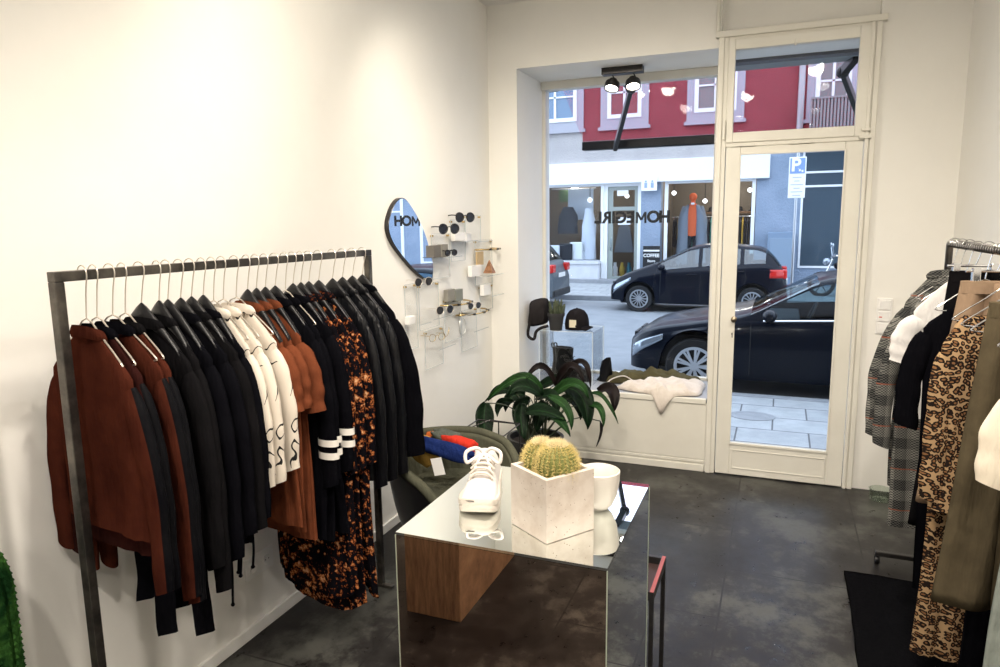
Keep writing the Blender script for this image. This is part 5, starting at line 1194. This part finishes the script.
# ------------------------------------------------------------------ window shelf
ab = thing('acrylic_box', 'clear acrylic box on the window shelf with cap and small pot on top', 'display box', (-1.365, 4.78, ZS))
x0, x1, y0, y1, z0, z1 = -1.56, -1.175, 4.62, 4.94, ZS+.001, .855; t_ = .004
ACR2 = glass('acrylic_pane', (.98, .99, .995), .03)
B((x0, y0, z1-t_), (x1, y1, z1)).build('top_panel', ACR2, ab); B((x0, y0, z0), (x1, y0+t_, z1-t_)).build('front_panel', ACR2, ab); B((x0, y1-t_, z0), (x1, y1, z1-t_)).build('back_panel', ACR2, ab)
for x in (x0, x1-t_): B((x, y0+t_, z0), (x+t_, y1-t_, z1-t_)).build('side_panel', ACR2, ab)
AED = mat('acrylic_edge', (.7, .76, .8), .1); f = MB()
for x in (x0, x1):
    for y in (y0, y1): f.box((x-.002, y-.002, z0), (x+.002, y+.002, z1))
for y in (y0, y1): f.box((x0, y-.002, z1-.002), (x1, y+.002, z1+.001))
build_split(f, 'edge_strip', AED, ab)
PGR = mat('dark_grey_pot', (.025, .025, .027), .7)
c = pt(556, 330, 2, .856); sc = thing('succulent_pot', 'small upright succulent in a dark grey pot on the acrylic box', 'plant', (c.x, c.y, .856))
MB().lathe([(.001, 0), (.042, 0), (.056, .1), (.062, .1), (.062, .122), (.055, .122), (.052, .1), (.001, .1)], 28, (c.x, c.y, .856)).build('pot', PGR, sc, smooth=True)
k = MB(); r = random.Random(5)
for i in range(17):
    a = r.uniform(0, 6.28); d = r.uniform(0, .042); h = r.uniform(.05, .135)*(1-d*6); b0 = Vector((c.x+d*math.cos(a), c.y+d*math.sin(a), .95)); tp = b0+Vector((math.cos(a)*.02, math.sin(a)*.02, h+.02))
    k.tube([b0, b0.lerp(tp, .4), b0.lerp(tp, .8), tp], [.011, .012, .010, .003], 8)
    for q in range(4): w_ = b0.lerp(tp, .3+.15*q); k.ball(w_+Vector((r.uniform(-.01, .01), r.uniform(-.01, .01), 0)), .007, 6, 5, (1, 1, 1.5))
k.build('stems', mottled('succulent_green', (.035, .05, .025), (.07, .085, .045), 60, .6, .1), sc, smooth=True)
# cap
c = pt(577, 329, 2, .856); cp = thing('cap', 'black cap with square cream patch on the acrylic box', 'cap', (c.x, c.y, .856)); CAPM = fabric('black_cap_wool', (.02, .018, .02), (.013, .012, .014), .9, .0)
MB().lathe([(.087, 0), (.09, .03), (.088, .06), (.078, .1), (.055, .13), (.025, .143), (.006, .146), (.006, .15), (.001, .15)], 36, (c.x, c.y, .858), sx=.95, sy=1.05).build('crown', CAPM, cp, smooth=True)
k = MB(); k.grid(lambda u, v: Vector((c.x+.075+(.065*v)*math.cos((u-.5)*2.2)-.02, c.y+(.085+.0*v)*math.sin((u-.5)*2.6)*(1-.25*v)-.02, .868-.012*v+.02*(1-(2*u-1)**2))), 14, 5); k.build('brim', CAPM, cp, smooth=True, solid=.006)
d = (Vector((0, 0, 1.2))-c); d.z = 0; d.normalize(); sdv = Vector((-d.y, d.x, 0)); pcx = c+d*.087-sdv*.03; k = MB()
k.rings([[pcx+sdv*x*.024+d*q+Vector((0, 0, .05+y*.026)) for x, y in ((-1, -1), (1, -1), (1, 1), (-1, 1))] for q in (-.012, .006)]); k.build('patch', mat('cream_patch', (.7, .64, .48), .8), cp, bevel=.001)
# bag hanging at the corner of the box
bg_ = thing('small_bag', 'dark grey shoulder bag slumped on the left corner of the acrylic box', 'bag', pt(539, 322, 1, 4.72))
BAGM = fabric('charcoal_canvas', (.03, .027, .028), (.02, .018, .019), .85, .0)
k = MB(); R = []
A0 = [pt(*p, 1, 4.7) for p in ((532, 301), (546, 299), (548, 311), (547, 322), (540, 325), (529.5, 325), (530, 312))]
cen = sum(A0, Vector())/7
for dy, sc_ in ((-.06, .0), (-.05, .8), (-.02, 1), (.03, 1), (.06, .85), (.07, 0)):
    R.append([cen+(p-cen)*max(.02, sc_)+Vector((0, dy, 0)) for p in smooth_path(A0, 4, True)])
k.rings(R); k.build('pouch', BAGM, bg_, smooth=True)
MB().tube(smooth_path([pt(*p, 1, 4.62) for p in ((530, 322), (528, 332), (529, 337), (534, 339), (536, 332), (541, 328), (548, 326))], 5), .011, 8).build('strap', BAGM, bg_, smooth=True)
# boots in the box
def boot(name, label, base, ang, sc=1.0):
    o = thing(name, label, 'boot', base); Mx = Matrix.Rotation(ang, 3, 'Z'); base = Vector(base)
    def T(p): return base+Mx @ (Vector(p)*sc)
    def lp(x0, x1, w, z, n=20): return [T(((x0+x1)/2+(x1-x0)/2*math.cos(t), w*math.sin(t), z)) for t in [2*PI*i/n for i in range(n)]]
    MB().rings([lp(-.1, .19, .045, .0), lp(-.1, .19, .047, .03)]).build('sole', RUBBER, o, smooth=True)
    MB().rings([lp(-.095, .185, .043, .03), lp(-.095, .18, .042, .06), lp(-.09, .13, .04, .09), lp(-.085, .07, .04, .12), lp(-.085, .045, .043, .16), lp(-.09, .05, .046, .21), lp(-.092, .05, .047, .235), lp(-.08, .04, .036, .235), lp(-.08, .03, .035, .15)]).build('upper', LEATHER, o, smooth=True)
    k = MB()
    for i in range(6): x = .1-.012*i-.0*i; k.tube([T((x-.02*i*.25, -.02, .1+.022*i)), T((x-.02*i*.25+.012, 0, .106+.022*i)), T((x-.02*i*.25, .02, .1+.022*i))], .0035, 6)
    k.build('lacing', PGR, o, smooth=True); k = MB(); k.tube(smooth_path([T((-.09, 0, .22)), T((-.1, 0, .255)), T((-.08, 0, .26)), T((-.075, 0, .225))], 4), .005, 6); k.build('pull_loop', LEATHER, o)
boot('ankle_boot', 'black laced ankle boot inside the acrylic box, pointing right', (-1.40, 4.76, ZS+.003), -.1)
boot('ankle_boot', 'black laced ankle boot at the left inside the acrylic box, behind the other boot', (-1.46, 4.88, ZS+.003), .1, .92)
c = Vector((-1.135, 4.8, ZS+.002)); k = MB(); R = []
for i in range(12):
    t = i/11; R.append([c+Vector(((.05-.02*t)*math.cos(p)*(1+.25*math.sin(3*p+4*t))+.02*t, (.035-.01*t)*math.sin(p), .15*t*(1+.18*math.cos(p+1)))) for p in [2*PI*q/20 for q in range(20)]])
k.rings(R); one(k, 'leather_pouch', LEATHER, 'small slumped black leather pouch standing right of the acrylic box', 'pouch', smooth=True)
# clothes lying on the shelf
def cloth(name, label, out, zt, m, seed, cat, amp=.02, drop=None):
    """garment lying crumpled: outline on the shelf, height of folds"""
    r = random.Random(seed); ph = [r.uniform(0, 6) for _ in range(8)]; out = [Vector((x, y, 0)) for x, y in out]; P = smooth_path(out, 5, True)
    cen = sum(P, Vector())/len(P); mb = MB(); R = []
    for j in range(14):
        q = j/13; ring = []
        for p in P:
            c_ = p.lerp(cen, 1-q) ; e = math.sqrt(max(0, 1-q**3)); x, y = c_.x, c_.y
            h = zt*(.45+.55*e)+amp*(math.sin(38*x+ph[0]+14*y)*.6+math.sin(27*y-22*x+ph[1])*.6+.5*math.sin(70*x+40*y+ph[2])+.4*math.sin(90*y-30*x+ph[3]))*(1-.4*q)
            z = ZS+max(.006, h*e**.5 if q < .97 else .004)
            if drop and y < YF-.012: z = ZS+.004-(YF-.012-y)*2.0
            ring.append(Vector((x, max(y, YF-.03) if drop else y, z)))
        R.append(ring)
    mb.rings(R, cap=False); o = mb.build(name, m, None, smooth=True, solid=.005, auto=False); tag(o, label, cat); return o
OLC = fabric('olive_cotton', (.10, .09, .045), (.07, .062, .032), .85, .1)
cloth('trousers', 'olive trousers lying crumpled at the back of the window shelf', [(-1.08, 4.74), (-1.14, 4.86), (-.95, 4.97), (-.75, 4.93), (-.55, 5.0), (-.47, 4.92), (-.62, 4.8), (-.8, 4.82), (-.95, 4.75)], .075, OLC, 3, 'trousers', .02)
KN = fabric('cream_fleece', (.72, .66, .6), (.64, .57, .51), .95, .1, bs=160, bst=.6)
cloth('sweater', 'cream fleece sweater lying folded at the right end of the window shelf', [(-1.0, 4.60), (-.95, 4.72), (-.78, 4.84), (-.56, 4.88), (-.45, 4.9), (-.44, 4.68), (-.45, 4.55), (-.53, 4.51), (-.62, 4.475), (-.68, 4.43), (-.74, 4.485), (-.86, 4.52)], .06, KN, 9, 'sweater', .016, drop=True)
k = MB(); k.tube(smooth_path([pt(x, y, 2, ZS+.06) for x, y in ((632, 380), (624, 376), (614, 378), (608, 382), (606, 385), (612, 386))], 5), .0045, 8); one(k, 'drawstring', SNS, 'white drawstring lying over the olive trousers on the window shelf', 'drawstring', smooth=True)

# ------------------------------------------------------------------ wall mirror and eyewear display
mo = [(3.266, 1.743), (3.33, 1.715), (3.43, 1.63), (3.51, 1.53), (3.57, 1.41), (3.585, 1.34), (3.56, 1.295), (3.5, 1.295), (3.38, 1.347), (3.224, 1.447), (3.128, 1.528), (3.10, 1.604), (3.14, 1.68), (3.2, 1.73)]
mp_ = [(p.x, p.y) for p in smooth_path([(a, b, 0) for a, b in mo], 6, True)]
wm = thing('wall_mirror', 'rounded triangular mirror with thin black edge on the left wall', 'mirror', (XL, 3.35, 1.5))
MB().prism(mp_, XL+.001, XL+.022, 'x').build('backing', BLACKMETAL, wm)
cy0 = sum(p[0] for p in mp_)/len(mp_); cz0 = sum(p[1] for p in mp_)/len(mp_)
MB().prism([(cy0+(a-cy0)*.975, cz0+(b-cz0)*.98) for a, b in mp_], XL+.0221, XL+.025, 'x').build('mirror_glass', mat('bright_mirror', (.93, .95, .97), .003, 1.), wm)
AEDG = mat('acrylic_plate_edge', (.52, .55, .55), .2)
PLATES = [(3.59, 3.82, 1.29, 1.55, pt(439, 257, 0, XL+.03).z, 'below the upper sunglasses nearest the wall mirror'), (3.845, 4.05, 1.378, 1.63, pt(458, 241, 0, XL+.03).z, 'in the middle of the upper row'), (4.06, 4.30, 1.484, 1.66, pt(467, 241.5, 0, XL+.03).z, 'highest of all at the upper right'),
          (3.262, 3.394, .926, 1.285, pt(410, 324, 0, XL+.03).z, 'directly below the tip of the wall mirror'), (3.417, 3.659, 1.014, 1.272, 1.08, 'right of the tall narrow one'), (3.475, 3.70, .776, 1.0, .90, 'lowest of all'), (3.734, 3.96, .894, 1.155, 1.05, 'under the grey cartons'), (3.965, 4.208, .795, 1.057, .93, 'below the pair with the pearl chain'), (4.2, 4.49, 1.2, 1.498, (pt(475, 276, 0, XL+.03).z+pt(480, 276, 0, XL+.03).z)/2, 'at the right beside the corner'), (4.27, 4.49, 1.02, 1.19, pt(486, 295, 0, XL+.03).z, 'lowest one in the corner')]
for i, (a, b, c, d, zs, wh) in enumerate(PLATES):
    t = thing('acrylic_shelf', 'clear acrylic plate shelf on the left wall, ' + wh, 'shelf', (XL, (a+b)/2, zs), 'clear acrylic shelves on the left wall')
    B((XL+.012, a, c), (XL+.015, b, d)).build('back_plate', ACRYL, t); B((XL+.015, a, zs-.003), (XL+.10, b, zs)).build('shelf_plate', ACRYL, t)
    k = MB(); [k.box((XL+.0115, y-.0008, c), (XL+.0155, y+.0008, d)) for y in (a, b)]; [k.box((XL+.0115, a, z_-.0008), (XL+.0155, b, z_+.0008)) for z_ in (c, d)]; k.box((XL+.0995, a, zs-.0035), (XL+.1012, b, zs+.0005)); build_split(k, 'plate_edge', AEDG, t)
    for y in (a+.012, b-.012):
        MB().lathe([(.001, .001), (.006, .001), (.006, .018), (.001, .019)], 12, (XL, y, d-.012), 'x').build('brass_pin', GOLD, t, smooth=True)
def brass_shelf(px0, px1, py, label):
    a, b = pt(px0, py, 0, XL+.03), pt(px1, py, 0, XL+.03); y0, y1, z = a.y, min(b.y, YF-.01), (a.z+b.z)/2; cy, r = (y0+y1)/2, (y1-y0)/2
    t = thing('brass_shelf', label, 'shelf', (XL, cy, z)); out = [(XL+.0015, y0), (XL+.0015, y1)] + [(XL+.0015+min(.11, r)*math.sin(q), cy+r*math.cos(q)) for q in [PI*i/16 for i in range(17)][1:-1]]
    MB().prism(out, z-.006, z+.002, 'z').build('plate', ACRYL, t)
    MB().tube([(x, y, z-.002) for x, y in [(XL+.004, y1)] + out[2:] + [(XL+.004, y0)]], .0055, 8).build('brass_rim', GOLD, t, smooth=True)
    k = MB()
    for q in (5, 8, 11): x, y = out[1+q]; k.box((x-.008, y-.012, z-.008), (x+.008, y+.012, z+.004))
    build_split(k, 'dark_inlay', BLACKMETAL, t); return t, z
bs1 = brass_shelf(444, 467, 302.5, 'half-round brass shelf holding the grey cartons'); bs2 = brass_shelf(459.5, 484, 311.5, 'half-round brass shelf below the brass one with the cartons'); bs3 = brass_shelf(478, 499, 248.5, 'half-round brass shelf in the corner, highest of the three')
LENS = mat('dark_lens', (.012, .014, .022), .06, 0, .6)
def glasses(px, py, label, w=.145, m=BLACKPLASTIC, lens=LENS, x=XL+.085, rz=0.35, tilt=0):
    c = pt(px, py, 0, x); t = thing('sunglasses' if lens is LENS else 'eyeglasses', label, 'sunglasses' if lens is LENS else 'glasses', c); R3 = Matrix.Rotation(-rz, 3, 'Z')
    def T(a, b, z): return c+R3 @ Vector((a, b, z))
    for s in (-1, 1):
        ring = [T(.002*math.cos(2*q), s*w*.27+w*.19*math.cos(q), w*.165*math.sin(q)*(1.05 if math.sin(q) < 0 else .9)) for q in [2*PI*i/20 for i in range(20)]]
        MB().tube(ring, .004 if m is BLACKPLASTIC else .0018, 6, True).build('rim', m, t, smooth=True)
        k = MB(); k.rings([[T(dx, s*w*.27+w*.185*math.cos(q)*.98, w*.16*math.sin(q)*.98*(1.05 if math.sin(q) < 0 else .9)) for q in [2*PI*i/20 for i in range(20)]] for dx in (-.001, .001)]); k.build('lens', lens, t)
        MB().tube(smooth_path([T(0, s*w*.46, .01), T(-.03, s*w*.5, .012), T(-.075, s*w*.48, .008)], 4), .0032 if m is BLACKPLASTIC else .0016, 6).build('temple', m, t, smooth=True)
    MB().tube([T(0, -w*.1, .006), T(.003, 0, .011), T(0, w*.1, .006)], .003 if m is BLACKPLASTIC else .0016, 6).build('bridge', m, t, smooth=True)
glasses(465, 217, 'black sunglasses at the top right of the eyewear display', .17); glasses(449, 228.5, 'black sunglasses second from the top of the eyewear display', .17)
glasses(451, 252.5, 'small black sunglasses right of the two grey cartons by the mirror', .10); glasses(423.5, 281.5, 'round dark sunglasses just below the wall mirror', .14, WIREMETAL)
glasses(445, 309.5, 'round brown-black sunglasses under the grey cartons shelf', .15, WIREMETAL); glasses(474.5, 305.5, 'round dark sunglasses standing on the lower brass shelf', .13, WIREMETAL)
glasses(437, 337, 'gold rimmed clear glasses lowest on the eyewear display', .13, GOLD, ACRYL)
GC = mat('grey_carton', (.24, .23, .20), .7); TAN = mat('tan_card', (.55, .4, .22), .7)
def carton(px0, px1, py0, py1, name, label, m, x0=XL+.02, d=.03):
    a, b = pt(px0, py1, 0, x0+d/2), pt(px1, py1, 0, x0+d/2); t = pt(px0, py0, 0, x0+d/2)
    one(B((x0, a.y, (a.z+b.z)/2), (x0+d, b.y, t.z)), name, m, label, 'box', bevel=.002)
carton(431.5, 439, 245.5, 257.5, 'carton_box', 'dark grey carton on the acrylic shelf beside the wall mirror', mat('dark_carton', (.13, .12, .105), .7)); carton(440, 446, 244.5, 257, 'carton_box', 'lighter grey carton beside the dark one near the wall mirror', GC)
carton(446, 453, 290, 301, 'carton_box', 'left grey green carton on the upper half-round brass shelf', GC); carton(454, 461, 290, 301, 'carton_box', 'right grey green carton on the upper half-round brass shelf', mat('grey_green_carton', (.2, .21, .18), .6))
carton(470, 480, 266, 276, 'white_box', 'small white box at the left of the brown pyramid', WHITE); carton(453, 463.5, 232.5, 241, 'white_box', 'clear-white small box on the middle upper acrylic shelf', WHITE); carton(464.5, 469.5, 233.5, 241.5, 'white_box', 'small white box under the topmost sunglasses', WHITE)
carton(482, 489, 285, 295, 'white_box', 'small white box on the lowest corner shelf', WHITE); carton(407, 413, 317, 324, 'white_box', 'tiny white box on the narrow acrylic shelf at the left', WHITE)
carton(476.5, 483, 252, 265, 'tan_card', 'tan card standing left above the brown pyramid', TAN, d=.012)
c = pt(489.5, 273, 0, XL+.09); k = MB(); k.rings([[c+Vector((x*s2, y*s2, z)) for x, y in ((-1, -1), (1, -1), (1, 1), (-1, 1))] for s2, z in ((.032, 0), (.002, .085))]); one(k, 'pyramid_ornament', mottled('brown_marble', (.14, .06, .03), (.4, .2, .1), 60, .3, .1), 'small brown marbled pyramid on the corner display', 'ornament')
c = pt(462.5, 327, 0, XL+.05); k = MB(); k.tube([c+Vector((0, .045*math.cos(q), .055*math.sin(q)+.0)) for q in [2*PI*i/28 for i in range(28)]], .0022, 6, True); one(k, 'bead_chain', mat('silver_chain', (.5, .5, .48), .3, .8), 'fine silver loop chain hanging below the lower brass shelf', 'chain', smooth=True)
c = pt(446, 328, 0, XL+.05); k = MB(); k.tube([c+Vector((0, .04*math.cos(q), .05*math.sin(q))) for q in [PI+PI*i/14 for i in range(15)]], .002, 6); one(k, 'bead_chain', GOLD, 'fine gold chain hanging under the round brown-black sunglasses', 'chain', smooth=True)

# ------------------------------------------------------------------ green column cactus at the left edge
gx, gy, gt = -1.735, .9, .94
gc = thing('column_cactus', 'tall rounded bright green plant with finely serrated edge at the left border', 'plant', (gx, gy, 0))
GM_ = mottled('mossy_green', (.005, .02, .006), (.03, .085, .018), 12, .9, .8, 60, bd=.01, spec=0, lo=.42, hi=.62)
R = []; nn = 96
for i in range(60):
    t = i/59; z = .12+(gt-.12)*t; q = 1 if z < gt-.2 else math.sqrt(max(0, 1-((z-gt+.2)/.2)**2))
    R.append([Vector((gx+math.cos(p)*(.12*q+.002)*(1+.04*math.cos(16*p)), gy+math.sin(p)*(.12*q+.002)*(1+.04*math.cos(16*p)), z)) for p in [2*PI*a/nn for a in range(nn)]])
MB().rings(R).build('stem', GM_, gc, smooth=True)
k = MB(); r = random.Random(3)
for q in range(32):
    p = 2*PI*q/32
    for i in range(46):
        z = .15+(gt-.17)*i/45+ (q % 2)*.008; w_ = 1 if z < gt-.2 else math.sqrt(max(0.01, 1-((z-gt+.2)/.2)**2)); rr = .12*w_*1.03
        b0 = Vector((gx+math.cos(p)*rr, gy+math.sin(p)*rr, z)); n_ = Vector((math.cos(p), math.sin(p), .3)); sd_ = Vector((-math.sin(p), math.cos(p), 0))*.005
        k.add([b0+sd_, b0-sd_, b0+Vector((0, 0, .01)), b0+n_*.006], [(0, 1, 3), (1, 2, 3), (2, 0, 3)])
tag(k.build('spikes', GM_, gc), kind='stuff')
MB().lathe([(.001, 0), (.1, 0), (.145, .14), (.15, .15), (.135, .15), (.13, .12), (.001, .12)], 32, (gx, gy, 0)).build('pot', mat('cactus_pot', (.3, .28, .25), .7), gc, smooth=True)
